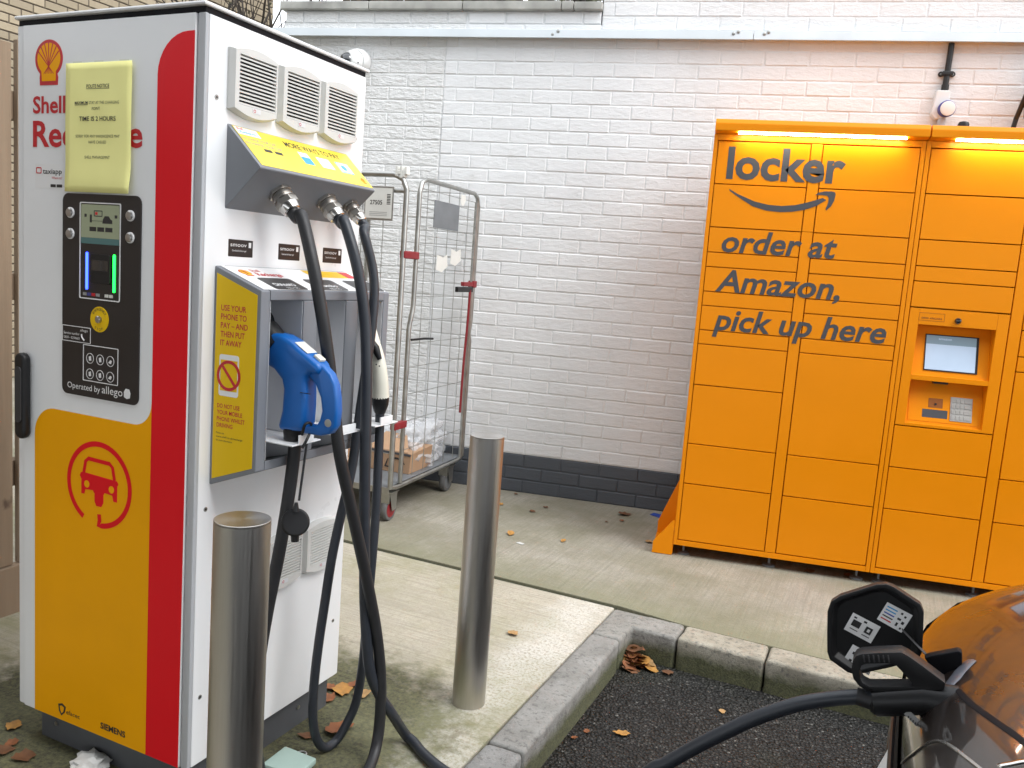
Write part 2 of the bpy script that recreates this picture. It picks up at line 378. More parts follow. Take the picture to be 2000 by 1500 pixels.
def kerb_mat(name='kerb_concrete', c0=(.17,.172,.17), c1=(.33,.33,.325)):
    n = N(name); geo = n.new('NewGeometry'); p = geo.outputs['Position']; nz = n.noise(p, 7, 7, .68); fine = n.noise(p, 150, 4, .75); grit = n.noise(p, 48, 5, .75)
    oi = n.new('ObjectInfo'); col = n.mix(n.ramp(nz, [(.32,0.0),(.68,1.0)]), c0, c1); col = n.mix(n.math('MULTIPLY', oi.outputs['Random'], .4), col, (.26,.24,.19))
    col = n.mix(n.ramp(grit, [(.36,.7),(.48,0.0)]), col, (.10,.10,.095)); col = n.mix(n.ramp(grit, [(.60,0.0),(.74,.5)]), col, (.45,.44,.42))
    sep = n.new('SeparateXYZ'); n.link(p, sep.inputs[0])
    low = n.math('ADD', n.math('MULTIPLY', n.ramp(n.math('MULTIPLY', sep.outputs[2], -8.0), [(.05,0.0),(.75,1.0)]), .66), n.math('MULTIPLY', n.noise(p, 8, 6, .7), .7))
    moss = n.mix(n.ramp(fine, [(.35,0.0),(.65,1.0)]), (.022,.026,.010), (.115,.12,.045))
    col = n.mix(n.ramp(low, [(.50,0.0),(.82,.9)]), col, moss)
    n.col(col); n.rough(.88); n.bump(n.math('ADD', fine, n.math('MULTIPLY', grit, 1.6)), .55, .005); return n.m
M['kerb_concrete'] = kerb_mat(); M['kerb_beige'] = kerb_mat('kerb_beige', (.24,.22,.17), (.42,.39,.32))
simple('joint_moss', (.035,.04,.018), .95, var=.5, nscale=30, bump=.8, bscale=80)
def film():
    n = N('clear_film'); n.col((.8,.82,.85)); n.rough(.18); n.b.inputs['Transmission Weight'].default_value = .0; n.b.inputs['Alpha'].default_value = .42
    nz = n.noise(n.coords(), 9, 6); n.bump(nz, .9, .03); return n.m
M['clear_film'] = film()
# ================================================================== the setting
def ab(a, b, z=0): return A*a+B*b+Z*z
g = MB().add([(-400,-400,-.12),(400,-400,-.12),(400,400,-.12),(-400,400,-.12)], [(0,1,2,3)]).build('asphalt_ground', M['asphalt'])
tag(g, 'dark coarse asphalt of the parking bay and forecourt', 'asphalt', kind='structure')
def slab(name, poly, m, label):
    o = MB().prism([ab(a, b, -.119) for a, b in poly], Z*.119).build(name, m, bevel=.006, seg=2); return tag(o, label, 'pavement', kind='structure')
slab('pavement', [(-9,-8),(-.932,-8),(-.932,3.212),(-9,3.245)], M['slab_near'], 'pale mossy concrete slab under the charger and bollards')
slab('pavement', [(-9,3.287),(-.93,3.243),(-.62,3.206),(7,3.206),(7,7),(-9,7)], M['slab_far'], 'brushed concrete pavement strip along the white wall')
o = MB().prism([ab(a, b, -.118) for a, b in [(-9,3.24),(-.93,3.208),(-.93,3.25),(-9,3.30)]], Z*.108).build('joint_filler', M['joint_moss'])
tag(o, 'mossy dark joint between the two concrete slabs', 'joint', kind='structure')
# kerb of separate stones
kerb = empty('kerb', ab(-.87, 3.1)); kerb.rotation_euler = (0,0,YC); tag(kerb, 'grey concrete kerb stones round the parking bay corner', 'kerb', kind='structure')
def kst(poly, m='kerb_concrete'):
    c = (-.87, 3.1)
    MB().prism([(a-c[0], b-c[1], -.16) for a, b in poly], Z*.163).build('kerb_stone', M[m], kerb, bevel=.013, seg=3)
    roughen(bpy.context.scene.collection.objects[-1], .0022) if False else roughen(kerb.children[-1], .0024)
kst([(-.929,2.925),(-.815,2.925),(-.815,3.06),(-.64,3.06),(-.64,3.202),(-.929,3.202)])
for b0, b1 in ((2.05,2.919),(1.14,2.044),(.22,1.134),(-.7,.214),(-1.6,-.706)): kst([(-.929,b0),(-.815,b0),(-.815,b1),(-.929,b1)])
for a0, a1 in ((-.634,-.317),(-.311,.6),(.606,1.5),(1.506,2.4),(2.406,3.3),(3.306,4.2)): kst([(a0,3.06),(a1,3.06),(a1,3.202),(a0,3.202)], 'kerb_beige')

# ------------------------------------------------------------------ brick work
def brick_mesh(name, w, h, d, bev, m, jit=.0015):
    vs = []
    for (x, z) in ((-w/2,-h/2),(w/2,-h/2),(w/2,h/2),(-w/2,h/2)): vs.append((x, 0, z))
    for (x, z) in ((-w/2,-h/2),(w/2,-h/2),(w/2,h/2),(-w/2,h/2)): vs.append((x, -d+bev, z))
    for (x, z) in ((-w/2+bev,-h/2+bev),(w/2-bev,-h/2+bev),(w/2-bev,h/2-bev),(-w/2+bev,h/2-bev)): vs.append((x+random.uniform(-jit,jit), -d+random.uniform(-jit,jit)*.6, z+random.uniform(-jit,jit)))
    fs = [(8,9,10,11)]
    for i in range(4):
        j = (i+1) % 4; fs += [(i,j,j+4,i+4), (i+4,j+4,j+8,i+8)]
    me = bpy.data.meshes.new(name); me.from_pydata(vs, [], fs); me.materials.append(m); return me
def brick_field(parent, P, ex, x0, x1, zs, off, m, vis, pitch=.23, gap=.0055, d=.0085, limit=300, bev=.0038):
    """P origin of the face (z=0), ex along it; zs list of course bottoms+top; off(row) joint offset; one object per brick where vis, the rest one mesh"""
    ex = Vector(ex).normalized(); n = ex.cross(Z); ang = math.atan2(ex.y, ex.x); inv = parent.matrix_world.inverted()
    var = [brick_mesh('brick', pitch-gap, (zs[1]-zs[0])-gap, d, bev, m) for _ in range(6)]
    cand = []; rest = MB()
    for r in range(len(zs)-1):
        z0, z1 = zs[r], zs[r+1]; x = math.floor((x0-off(r))/pitch)*pitch+off(r)
        while x < x1:
            a, b = max(x, x0), min(x+pitch, x1); x += pitch
            if b-a < .03: continue
            cand.append((r, a, b, z0, z1))
    n_ind = 0
    for (r, a, b, z0, z1) in cand:
        c = Vector(P)+ex*((a+b)/2)+Z*((z0+z1)/2); px, py, dz = proj(c)
        if n_ind < limit and vis((a+b)/2, (z0+z1)/2, px, py):
            me = random.choice(var); o = bpy.data.objects.new('brick', me); COL.objects.link(o); o.parent = parent
            o.location = c+n*random.uniform(-.0015,.0012)-parent.location; o.rotation_euler = (random.uniform(-.006,.006), 0, ang+random.uniform(-.004,.004))
            if abs((b-a)-pitch) > .001: o.scale.x = (b-a-gap)/(pitch-gap)
            n_ind += 1
        else:
            wv, hv = (b-a-gap)/2, (z1-z0-gap)/2; q = c+n*random.uniform(-.0015,.0012)-parent.location
            e = lambda sx, sz, k: q+ex*sx+Z*sz+n*k
            rest.add([e(-wv,-hv,0),e(wv,-hv,0),e(wv,hv,0),e(-wv,hv,0),e(-wv+bev,-hv+bev,d),e(wv-bev,-hv+bev,d),e(wv-bev,hv-bev,d),e(-wv+bev,hv-bev,d)], [(4,5,6,7),(0,1,5,4),(1,2,6,5),(2,3,7,6),(3,0,4,7)])
    if rest.v: tag(rest.build('brick_courses', m, parent), kind='stuff')
    return n_ind
WY = 4.914
inframe = lambda px, py: -40 < px < 2040 and -40 < py < 1540
def vis_wall(x, z, px, py):
    if not inframe(px, py): return False
    if x > -.02 and z < 2.0: return False
    return not (px < 690)
course = .0759
wall = empty('brick_wall', (-.6, WY, 0), label='white painted brick wall with dark grey base behind the orange lockers', cat='wall')
zs = [.236+course*k for k in range(33)]                         # 0.236 .. 2.665 : up to the flashing
ztop = [2.690+course*k for k in range(20)]
print('bricks', brick_field(wall, (0,WY+.006,0), (1,0,0), -1.70, 4.2, zs, lambda r: -.59 if r % 2 == 0 else -.475, M['wall_white'], vis_wall, limit=262),
      brick_field(wall, (0,WY+.006,0), (1,0,0), -.795, 4.2, ztop, lambda r: -.50 if r % 2 else -.385, M['wall_white'], vis_wall, limit=36))
# plinth courses painted grey, and the body behind
wp = empty('plinth_courses', (-.6, WY, 0)); bpy.data.objects.remove(wp)
brick_field(wall, (0,WY+.006,0), (1,0,0), -2.75, 4.2, [.002,.078,.156,.234], lambda r: -.59 if r % 2 == 0 else -.475, M['wall_grey'], lambda x, z, px, py: inframe(px, py) and 690 < px < 1345, pitch=.23)
MB().box((-1.70+.6,.0008,.2345), (4.8,.25,2.72)).build('wall_body', M['wall_white'], wall)
MB().box((-.795+.6,.0008,2.7205), (4.8,.25,4.2)).build('wall_body', M['wall_white'], wall)
MB().box((-2.75+.6,.0020,-.1), (4.8,.25,.2343)).build('wall_base', M['wall_grey'], wall)
rw = empty('brick_wall', (-2.2, WY, 0), label='rough textured white painted brick wall section behind the charger and roll cage', cat='wall')
brick_field(rw, (0,WY+.006,0), (1,0,0), -2.75, -1.705, zs, lambda r: -1.70 if r % 2 == 0 else -1.585, M['wall_rough'], vis_wall, gap=.006, d=.0085)
MB().box((-.55,.0012,.2346), (.498,.25,2.72)).build('wall_body', M['wall_rough'], rw)
pw = empty('parapet_wall', (-1.8, WY, 2.69), label='low white brick parapet with weathered stone coping above the metal flashing', cat='wall')
brick_field(pw, (0,WY+.006,0), (1,0,0), -1.58, -.80, [2.650,2.724,2.790], lambda r: -1.577+.225 if r % 2 else -1.577+.112, M['wall_white'], lambda x, z, px, py: inframe(px, py), pitch=.225, gap=.011)
brick_field(pw, (0,WY+.006,0), (1,0,0), -2.74, -1.585, [2.650,2.724,2.790], lambda r: -1.7 if r % 2 else -1.585, M['wall_rough'], lambda x, z, px, py: inframe(px, py), gap=.008)
MB().box((-.94,.004,.031), (.998,.24,.103)).build('wall_body', M['wall_white'], pw)
for i, (xa, xb) in enumerate(((-2.765,-2.19),(-2.186,-1.61),(-1.606,-1.03),(-1.026,-.96),(-.955,-.797))):
    zz = .004 if i == 4 else 0
    MB().box((xa+1.8,-.035,.104), (xb+1.8,.26,.150-zz)).build('coping_stone', M['coping'], pw, bevel=.005)
fl = empty('metal_flashing', (0, WY, 2.634), label='grey folded metal flashing strip running along the white wall', cat='flashing')
for xa, xb in ((-2.80,.028),(.031,4.2)):
    MB().prism([(xa,.02,.052),(xa,-.052,.046),(xa,-.06,.0),(xa,-.052,-.002),(xa,-.046,.010),(xa,.02,.012)], (xb-xa,0,0)).build('flashing_sheet', M['flashing'], fl, bevel=.0015)
for x, z in ((-.075,.030),(-.05,.040),(.085,.030),(.105,.040),(-1.06,.018),(-1.03,.036)):
    MB().lathe([(.009,0),(.009,.002),(.004,.004)], (x,-.056,z), (0,-1,0), 12).build('screw', M['galv'], fl, smooth=True)

# ------------------------------------------------------------------ buff brick building beyond the fence
AB_ = -7.5
br = onplane(533, 30, A*AB_, A); b_end = br.dot(B)
bb = empty('brick_building', ab(AB_, b_end-6, 0), label='buff brick building wall rising behind the charger', cat='building')
zz = [k*.0755 for k in range(int(6.2/.0755))]
brick_field(bb, ab(AB_, 0, 0), B, b_end-9, b_end, zz, lambda r: .0 if r % 2 else .115, M['buff_brick'], lambda x, z, px, py: -60 < px < 540 and -30 < py < 62, d=.008, gap=.011)
q = bb.location
def wbox(a0, a1, b0, b1, z0, z1): return [ab(a, b, z)-q for z in (z0, z1) for a, b in ((a0,b0),(a1,b0),(a1,b1),(a0,b1))]
FB = [(0,3,2,1),(4,5,6,7),(0,1,5,4),(1,2,6,5),(2,3,7,6),(3,0,4,7)]
MB().add(wbox(AB_-5, AB_-.002, b_end-9, b_end-.004, -.1, 6.1), FB).build('wall_body', M['buff_mortar'], bb)
MB().add(wbox(AB_-5.2, AB_+.2, b_end-9.2, b_end+.2, 6.1, 6.3), FB).build('roof', M['coping'], bb)

# ------------------------------------------------------------------ timber fence
AF = -2.735
fe = empty('timber_fence', ab(AF, 2.5), rz=YC, label='vertical board timber fence beside the charger', cat='fence')
bgap = onplane(23, 600, A*AF, A).dot(B)-2.5
k = -14
while bgap+k*.152 < .55:
    y0 = bgap+k*.152+.024; dx = random.uniform(-.004,.004)
    MB().box((-.022+dx, y0, .175), (dx, y0+.128, 1.945+random.uniform(-.012,.012))).build('board', M['timber'], fe, bevel=.002)
    k += 1
MB().box((-.03,-2.3,-.02), (.016,.7,.172)).build('gravel_board', M['timber'], fe, bevel=.004)
for z in (.45, 1.1, 1.7): MB().box((-.075,-2.3,z), (-.026,.7,z+.09)).build('rail', M['timber'], fe)
for y in (-2.2, -.9, .55): MB().box((-.17,y,-.1), (-.078,y+.09,2.0)).build('post', M['timber'], fe)

# ------------------------------------------------------------------ trees beyond the wall
def tree(loc, h, seed, fol, label, leaves=2600, spread=1.0, lsize=.07, start=.35, cat='tree', levels=4):
    rnd = random.Random(seed); t = empty('tree', loc, label=label, cat=cat, group='trees behind the white wall'); wood = MB(); tips = []
    def grow(p, d, L, r, lev):
        path = [p]; q = p.copy(); dd = d.copy()
        for i in range(4):
            dd = (dd+Vector((rnd.uniform(-1,1),rnd.uniform(-1,1),rnd.uniform(-.3,.6)))*.17).normalized(); q = q+dd*(L/4); path.append(q.copy())
        wood.tube(path, [r*(1-.13*i) for i in range(5)], 6 if lev < 2 else 4, caps=False)
        if lev >= 2: tips.extend(path[1:])
        if lev < levels:
            for _ in range(3 if lev else 6):
                f = rnd.uniform(start if lev == 0 else .3, 1); bp = path[min(4, int(f*4))]
                nd = (dd*.6+Vector((rnd.uniform(-1,1),rnd.uniform(-1,1),rnd.uniform(-.1,.9)))*spread).normalized(); grow(bp, nd, L*rnd.uniform(.5,.72), r*.5, lev+1)
    grow(Vector((0,0,-.1)), Vector((0,0,1)), h*.5, h*.018, 0)
    wood.build('trunk', M['bark'], t, smooth=True)
    if leaves:
        cr = MB()
        for _ in range(leaves):
            c = rnd.choice(tips)+Vector((rnd.gauss(0,.12),rnd.gauss(0,.12),rnd.gauss(0,.12))); u = Vector((rnd.gauss(0,1),rnd.gauss(0,1),rnd.gauss(0,1))).normalized(); v = u.orthogonal().normalized(); s_ = lsize*rnd.uniform(.6,1.3)
            cr.add([c-u*s_, c+v*s_*.45, c+u*s_, c-v*s_*.45], [(0,1,2,3)])
        cr.build('crown', M[fol], t)
    return t
p = onplane(548, 30, Vector((0,7.2,0)), Vector((0,1,0)))
tree((p.x+.05, 7.2, 0), 5.2, 3, 'foliage_b', 'bare dark shrub standing in the gap beside the white wall', leaves=160, spread=.55, lsize=.03, levels=4)
for i, (px, yy, hh, fol, nl, lab) in enumerate(((650, 8.6, 7.2, 'foliage_a', 3200, 'brown leaved tree behind the parapet'), (860, 9.4, 7.6, 'foliage_a', 4200, 'russet autumn tree above the parapet coping'), (1080, 8.8, 7.2, 'foliage_b', 5200, 'dark green leafy tree by the higher wall'))):
    p = onplane(px, 5, Vector((0,yy,0)), Vector((0,1,0))); tree((p.x, yy, 0), hh, 20+i, fol, lab, nl)

# ------------------------------------------------------------------ things fixed to the wall
cp = onplane(692, 120, Vector((0,WY-.06,0)), Vector((0,1,0)))
cc = empty('security_camera', (cp.x, WY, cp.z), label='white dome security camera on the wall above the charger', cat='camera')
ax = Vector((-.62,-.78,.02)).normalized()
MB().lathe([(.072,0),(.074,.012),(.070,.05),(.062,.064)], (0.012,0,0.01), (-.1,-1,-.06), 32).build('mounting_ring', M['camera_white'], cc, smooth=True)
c0 = Vector((-.01,-.045,-.006))
MB().lathe([(.074,-.02),(.075,.0),(.070,.028),(.060,.042),(.052,.046)], c0, ax, 36).build('housing', M['camera_white'], cc, smooth=True)
MB().lathe([(.052*math.cos(t), .052*math.sin(t)*.95) for t in [k*math.pi/2/9 for k in range(9)]]+[(.001,.0494)], c0+ax*.040, ax, 32).build('dome_glass', M['smoked_glass'], cc, smooth=True, angle=80)
MB().lathe([(.004,0),(.004,.003)], c0+Vector((.052,-.052,-.01)), (.3,-1,0), 10).build('screw', M['print_black'], cc)
cs = empty('wall_sensor', (1.0, WY, 2.30), label='white round faced sensor box below the black conduit', cat='sensor')
MB().prism([(-.048,0,-.02),(-.034,0,.10),(.030,0,.10),(.036,0,-.02),(.01,0,-.045),(-.03,0,-.045)], (0,-.045,0)).build('back_box', M['camera_white'], cs, bevel=.008)
MB().lathe([(.040,0),(.041,.030),(.038,.036)], (.018,-.045,.004), (.05,-1,-.06), 32).build('rim', M['plate_blue'], cs, smooth=True)
MB().lathe([(.036,.0),(.036,.004),(.030,.006)], (.0198,-.0815,.0018), (.05,-1,-.06), 32).build('face_disc', M['camera_white'], cs, smooth=True)
MB().lathe([(.02,0),(.02,.07)], (.008,-.03,-.11), (0,0,1), 16).build('cable_stub', M['grey_trim'], cs, smooth=True)
cdt = empty('conduit', (1.0, WY, 2.40), label='black conduit pipe running down from the flashing', cat='pipe')
MB().tube([(.006,-.022,.0),(.010,-.022,.235)], .0145, 14).build('pipe', M['pipe_black'], cdt, smooth=True)
MB().tube([(.006,-.022,.001),(.0065,-.022,.03)], .018, 14).build('coupler', M['pipe_black'], cdt, smooth=True)
for sx in (-1, 1):
    MB().lathe([(.013,0),(.013,.008)], (.008+sx*.028,-.004,.085), (0,-1,0), 16).build('saddle_lug', M['pipe_black'], cdt)
    MB().lathe([(.006,0),(.006,.0095)], (.008+sx*.028,-.004,.085), (0,-1,0), 10).build('screw', M['galv'], cdt)
MB().box((-.018,-.041,.075), (.034,-.002,.095)).build('saddle', M['pipe_black'], cdt, bevel=.004)
fd = empty('floodlight', (1.45, WY, 2.26), label='black framed floodlight fixed above the lockers', cat='floodlight')
tl = Matrix.Rotation(-.10, 4, 'Y')
def tp(p): return tl @ Vector(p)
fb = MB().box((-.085,-.20,0), (.30,-.10,.24)); fb.v = [tuple(tp(v)) for v in fb.v]; fb.build('housing', M['pipe_black'], fd, bevel=.008)
fb = MB().box((-.072,-.204,.012), (.29,-.2005,.228)); fb.v = [tuple(tp(v)) for v in fb.v]; fb.build('glass', M['car_trim_silver'], fd)
MB().tube([(-.10,-.02,-.03),(-.115,-.10,.0),(-.10,-.15,.10),(-.07,-.12,.16)], .012, 10).build('bracket', M['pipe_black'], fd, smooth=True)

# ------------------------------------------------------------------ unseen canopy over and behind the camera, added to shade the charger door
fc = empty('shade_canopy', (-1.0,-6.0,-.12), label='unseen flat grey canopy on round columns, added to shade the charger door', cat='canopy')
MB().box((-9,-9,4.55), (10,5.75,5.35)).build('fascia', M['white_metal'], fc, bevel=.03)
MB().box((-8.9,-8.9,4.51), (9.9,5.65,4.549)).build('soffit', M['housing_grey'], fc)
for x in (-5.5, 6.0):
    for y in (-6.5, 2.0): MB().lathe([(.16,0),(.16,4.51)], (x,y,0), (0,0,1), 32).build('column', M['white_metal'], fc, smooth=True)
# ================================================================== charging station (local axes: x along door, y into depth, z up)
ch = empty('charging_station', A*A0+B*B0, rz=YC, label='white, red and yellow electric vehicle charging cabinet', cat='charger')
W_, D_, Zb, Zt = .597, .585, .097, 1.814
MB().box((.005,.012,Zb), (W_,D_,Zt)).build('cabinet', M['white_metal'], ch, bevel=.004)
MB().box((.04,.035,-.02), (W_-.02,D_-.02,Zb-.0005)).build('plinth', M['plinth_grey'], ch, bevel=.003)
MB().lathe([(.006,0),(.006,.003)], (.10,.0347,.05), (0,-1,0), 12).build('bolt', M['galv'], ch)
MB().lathe([(.006,0),(.006,.003)], (W_-.0198,.43,.055), (1,0,0), 12).build('bolt', M['galv'], ch)
MB().box((0,0,Zb), (.022,.0118,Zt)).build('corner_post', M['white_metal'], ch, bevel=.004)
MB().box((.5745,-.0005,Zb), (.5975,.0118,Zt)).build('corner_post', M['grey_trim'], ch, bevel=.004)
MB().box((.025,-.004,Zb+.001), (.5725,.0112,Zt-.001)).build('door', M['white_metal'], ch, bevel=.0025)
MB().box((.004,.002,Zt+.0005), (W_-.002,D_-.004,Zt+.012)).build('roof_gasket', M['gasket'], ch)
MB().prism([(-.002,-.008,Zt+.0125),(W_+.005,-.008,Zt+.0125),(W_+.005,D_+.008,Zt+.0125),(-.002,D_+.008,Zt+.0125)], (0,0,.009)).build('roof_lid', M['white_metal'], ch, bevel=.004)
DP = Plane((0,-.004,0), (1,0,0), (0,0,1))
# printed films
red = rrect(.466,.099,.5715,1.776,.088,8,(0,0,1,0)); patch('red_stripe', DP, red, 0, .0006, M['red_film'], ch)
r1, r2 = .07, .055
yel = [(.068,.099),(.4655,.099),(.4655,.96)]+[(.4655-r2+r2*math.cos(math.radians(t)), .96-r2*math.sin(math.radians(t))) for t in range(10,91,10)]
yel += [(.068+r1+r1*math.cos(math.radians(t)), .905-r1+r1*math.sin(math.radians(t))) for t in range(90,181,10)]
patch('yellow_film', DP, yel, 0, .0006, M['yellow_film'], ch)
def shell(pl, cx, cy, s, parent, h=.0006):
    """scallop emblem, s = half height"""
    def out(k):
        pts = []
        for t in range(-52, 233, 6): pts.append((cx+.92*s*k*math.cos(math.radians(t)), cy+.16*s+.84*s*k*math.sin(math.radians(t))))
        return pts
    o = out(1.0); foot = [(cx-.62*s, cy-.66*s),(cx-.60*s, cy-1.0*s),(cx+.60*s, cy-1.0*s),(cx+.62*s, cy-.66*s)]
    patch('emblem', pl, o+foot, 0, h, M['print_red'], parent)
    i = out(.83); foot = [(cx-.47*s, cy-.60*s),(cx-.46*s, cy-.82*s),(cx+.46*s, cy-.82*s),(cx+.47*s, cy-.60*s)]
    patch('emblem', pl, i+foot, h, h+.0004, M['yellow_film'] if s > .03 else M['sign_yellow'], parent)
    for k in range(7):
        t = math.radians(90+(k-3)*21); b = (cx+(k-3)*.11*s, cy-.50*s); e = (cx+.76*s*math.cos(t), cy+.16*s+.70*s*math.sin(t))
        d = Vector((e[0]-b[0], e[1]-b[1])).normalized(); nn = (-d.y*.032*s, d.x*.032*s)
        patch('emblem_rib', pl, [(b[0]-nn[0]*.4,b[1]-nn[1]*.4),(e[0]-nn[0],e[1]-nn[1]),(e[0]+nn[0],e[1]+nn[1]),(b[0]+nn[0]*.4,b[1]+nn[1]*.4)], h+.0004, h+.0006, M['print_red'], parent)
shell(DP, .117, 1.7255, .0515, ch)
text(DP, 'Shell', .062, 1.611, .037, M['print_red'], ch, width=.112, bold=.022)
text(DP, 'Recharge', .062, 1.534, .057, M['print_red'], ch, width=.362, bold=.022)
st = patch('sticker', DP, [(.069,1.436),(.166,1.436),(.166,1.493),(.069,1.493)], 0, .0004, M['print_white'], ch)
text(DP, 'taxiapp', .097, 1.470, .012, M['print_black'], ch, width=.066, bold=.01); text(DP, 'Where to?', .128, 1.458, .006, M['print_red'], ch, width=.036)
ring('sticker_icon', DP, rrect(.073,1.470,.092,1.485,.003), rrect(.0755,1.4725,.0895,1.4825,.002), .0004, .0007, M['print_red'], ch)
for x0, x1 in ((.124,.142),(.145,.164)): patch('sticker_badge', DP, [(x0,1.439),(x1,1.439),(x1,1.446),(x0,1.446)], .0004, .0007, M['print_black'], ch)
# black control panel
pnl = patch('control_panel', DP, rrect(.169,.950,.426,1.427,.018), 0, .003, M['panel_black'], ch, bevel=.001)
PP = Plane((0,-.007,0), (1,0,0), (0,0,1))
ring('screen_bezel', PP, rrect(.229,1.184,.363,1.408,.004), rrect(.2315,1.1865,.3605,1.4055,.003), 0, .0012, M['print_white'], ch)
patch('display', PP, [(.2335,1.327),(.3585,1.327),(.3585,1.403),(.2335,1.403)], 0, .0008, M['lcd'], ch)
patch('display', PP, [(.2335,1.313),(.3585,1.313),(.3585,1.3268),(.2335,1.3268)], 0, .0008, M['lcd_low'], ch)
for (x0, y0, x1, y1) in ((.262,1.342,.284,1.352),(.288,1.342,.310,1.352),(.314,1.342,.337,1.352),(.263,1.362,.2695,1.380),(.245,1.374,.252,1.381),(.344,1.374,.352,1.381)):
    patch('display_icon', PP, [(x0,y0),(x1,y0),(x1,y1),(x0,y1)], .0008, .0011, M['print_black'], ch)
patch('display_icon', PP, [(.304,1.361),(.336,1.361),(.336,1.369),(.330,1.371),(.325,1.378),(.312,1.378),(.306,1.370)], .0008, .0011, M['print_black'], ch)
patch('display_icon', PP, [(.2695,1.3655),(.304,1.3655),(.304,1.3665),(.2695,1.3665)], .0008, .0011, M['print_black'], ch)
ring('display_icon', PP, rrect(.276,1.376,.304,1.390,.002), rrect(.278,1.378,.302,1.388,.001), .0008, .0011, M['print_black'], ch)
patch('display_icon', PP, [(.280,1.380),(.288,1.380),(.288,1.386),(.280,1.386)], .0008, .0011, M['print_red'], ch)
patch('card_reader', PP, rrect(.268,1.222,.334,1.290,.006), 0, .004, M['plastic_black'], ch, bevel=.001)
patch('reader_window', PP, [(.274,1.252),(.328,1.252),(.328,1.276),(.274,1.276)], .004, .0043, M['smoked_glass'], ch)
patch('status_light', PP, rrect(.2505,1.206,.2575,1.293,.003), 0, .0015, M['led_blue'], ch)
patch('status_light', PP, rrect(.3405,1.205,.3475,1.292,.003), 0, .0015, M['led_green'], ch)
for i, c in enumerate(('print_grey','plate_blue','print_red','print_grey','panel_black','label_white','label_white','led_green')):
    if c != 'led_green': patch('card_logo', PP, [(.241+i*.0145,1.192),(.253+i*.0145,1.192),(.253+i*.0145,1.199),(.241+i*.0145,1.199)], 0, .0006, M[c], ch)
for x in (.198,.394):
    for z in (1.382,1.333):
        b = MB().lathe([(.0125,0),(.0125,.003),(.0105,.0035)], PP.p(x,z), (0,-1,0), 24).build('button_ring', M['print_white'], ch, smooth=True)
        MB().lathe([(.0102,.0035),(.0102,.006),(.0085,.0075),(.003,.008)], PP.p(x,z), (0,-1,0), 24).build('button', M['steel_button'], ch, smooth=True)
patch('emergency_stop_plate', PP, circ(.2975,1.139,.030,32), 0, .0012, M['sign_yellow'], ch)
for wrd, a0, sgn in (('EMERGENCY', 145, -1), ('STOP', 238, 1)):
    for i, c in enumerate(wrd):
        t = math.radians(a0+sgn*i*(13.7 if sgn < 0 else 19)); rr = .021 if sgn < 0 else .0265
        text(PP, c, .2975+rr*math.cos(t), 1.139+rr*math.sin(t), .006, M['print_black'], ch, align='C', h=.0016, rot=t-math.pi/2 if sgn < 0 else t+math.pi/2)
MB().lathe([(.0085,0),(.0085,.005),(.006,.007)], PP.p(.2975,1.139,.001), (0,-1,0), 20).build('emergency_stop', M['steel_button'], ch, smooth=True)
ring('service_label', PP, rrect(.170,1.078,.268,1.116,.002), rrect(.1715,1.0795,.2665,1.1145,.001), 0, .0007, M['print_white'], ch)
text(PP, 'Service number', .176, 1.095, .006, M['print_white'], ch, width=.055); text(PP, '0800 - 0294601', .176, 1.0845, .006, M['print_white'], ch, width=.055)
text(PP, 'allego', .233, 1.105, .006, M['print_white'], ch, width=.026)
MB().tube(smooth_path([PP.p(.238,1.099,.001),PP.p(.2395,1.0915,.001),PP.p(.247,1.0845,.001)],4), [.0016]*8+[.0024], 6).build('phone_icon', M['print_white'], ch)
ring('instruction_label', PP, rrect(.243,.989,.360,1.076,.002), rrect(.2448,.9908,.3582,1.0742,.001), 0, .0007, M['print_white'], ch)
for r in range(2):
    for c in range(3):
        x, z = .2665+c*.034, 1.044-r*.037; ring('instruction_icon', PP, circ(x,z,.0125,20), circ(x,z,.0113,20), 0, .0006, M['print_white'], ch)
        patch('instruction_icon', PP, [(x-.003,z-.006),(x+.004,z-.005),(x+.003,z+.006),(x-.004,z+.004)] if c < 2 else [(x-.007,z-.004),(x+.002,z-.006),(x+.005,z+.001),(x,z+.003)], 0, .0006, M['print_white'], ch)
text(PP, 'Operated by', .190, .966, .014, M['print_white'], ch, width=.112); text(PP, 'allego', .308, .966, .018, M['print_white'], ch, width=.068)
patch('leaf_logo', PP, [(.381,.966),(.390,.962),(.399,.965),(.401,.976),(.397,.985),(.386,.986),(.380,.978)], 0, .0007, M['print_white'], ch)
# handle
hb = MB().prism([DP.p(x,z,.002) for x,z in rrect(.021,.818,.059,1.034,.018,6)], (0,-.022,0)).build('door_handle', M['plastic_black'], ch, bevel=.008, seg=3)
MB().prism([DP.p(x,z,.0235) for x,z in rrect(.030,.86,.052,1.0,.010,5)], (0,-.004,0)).build('handle_grip', M['plastic_grip'], hb, bevel=.0015)
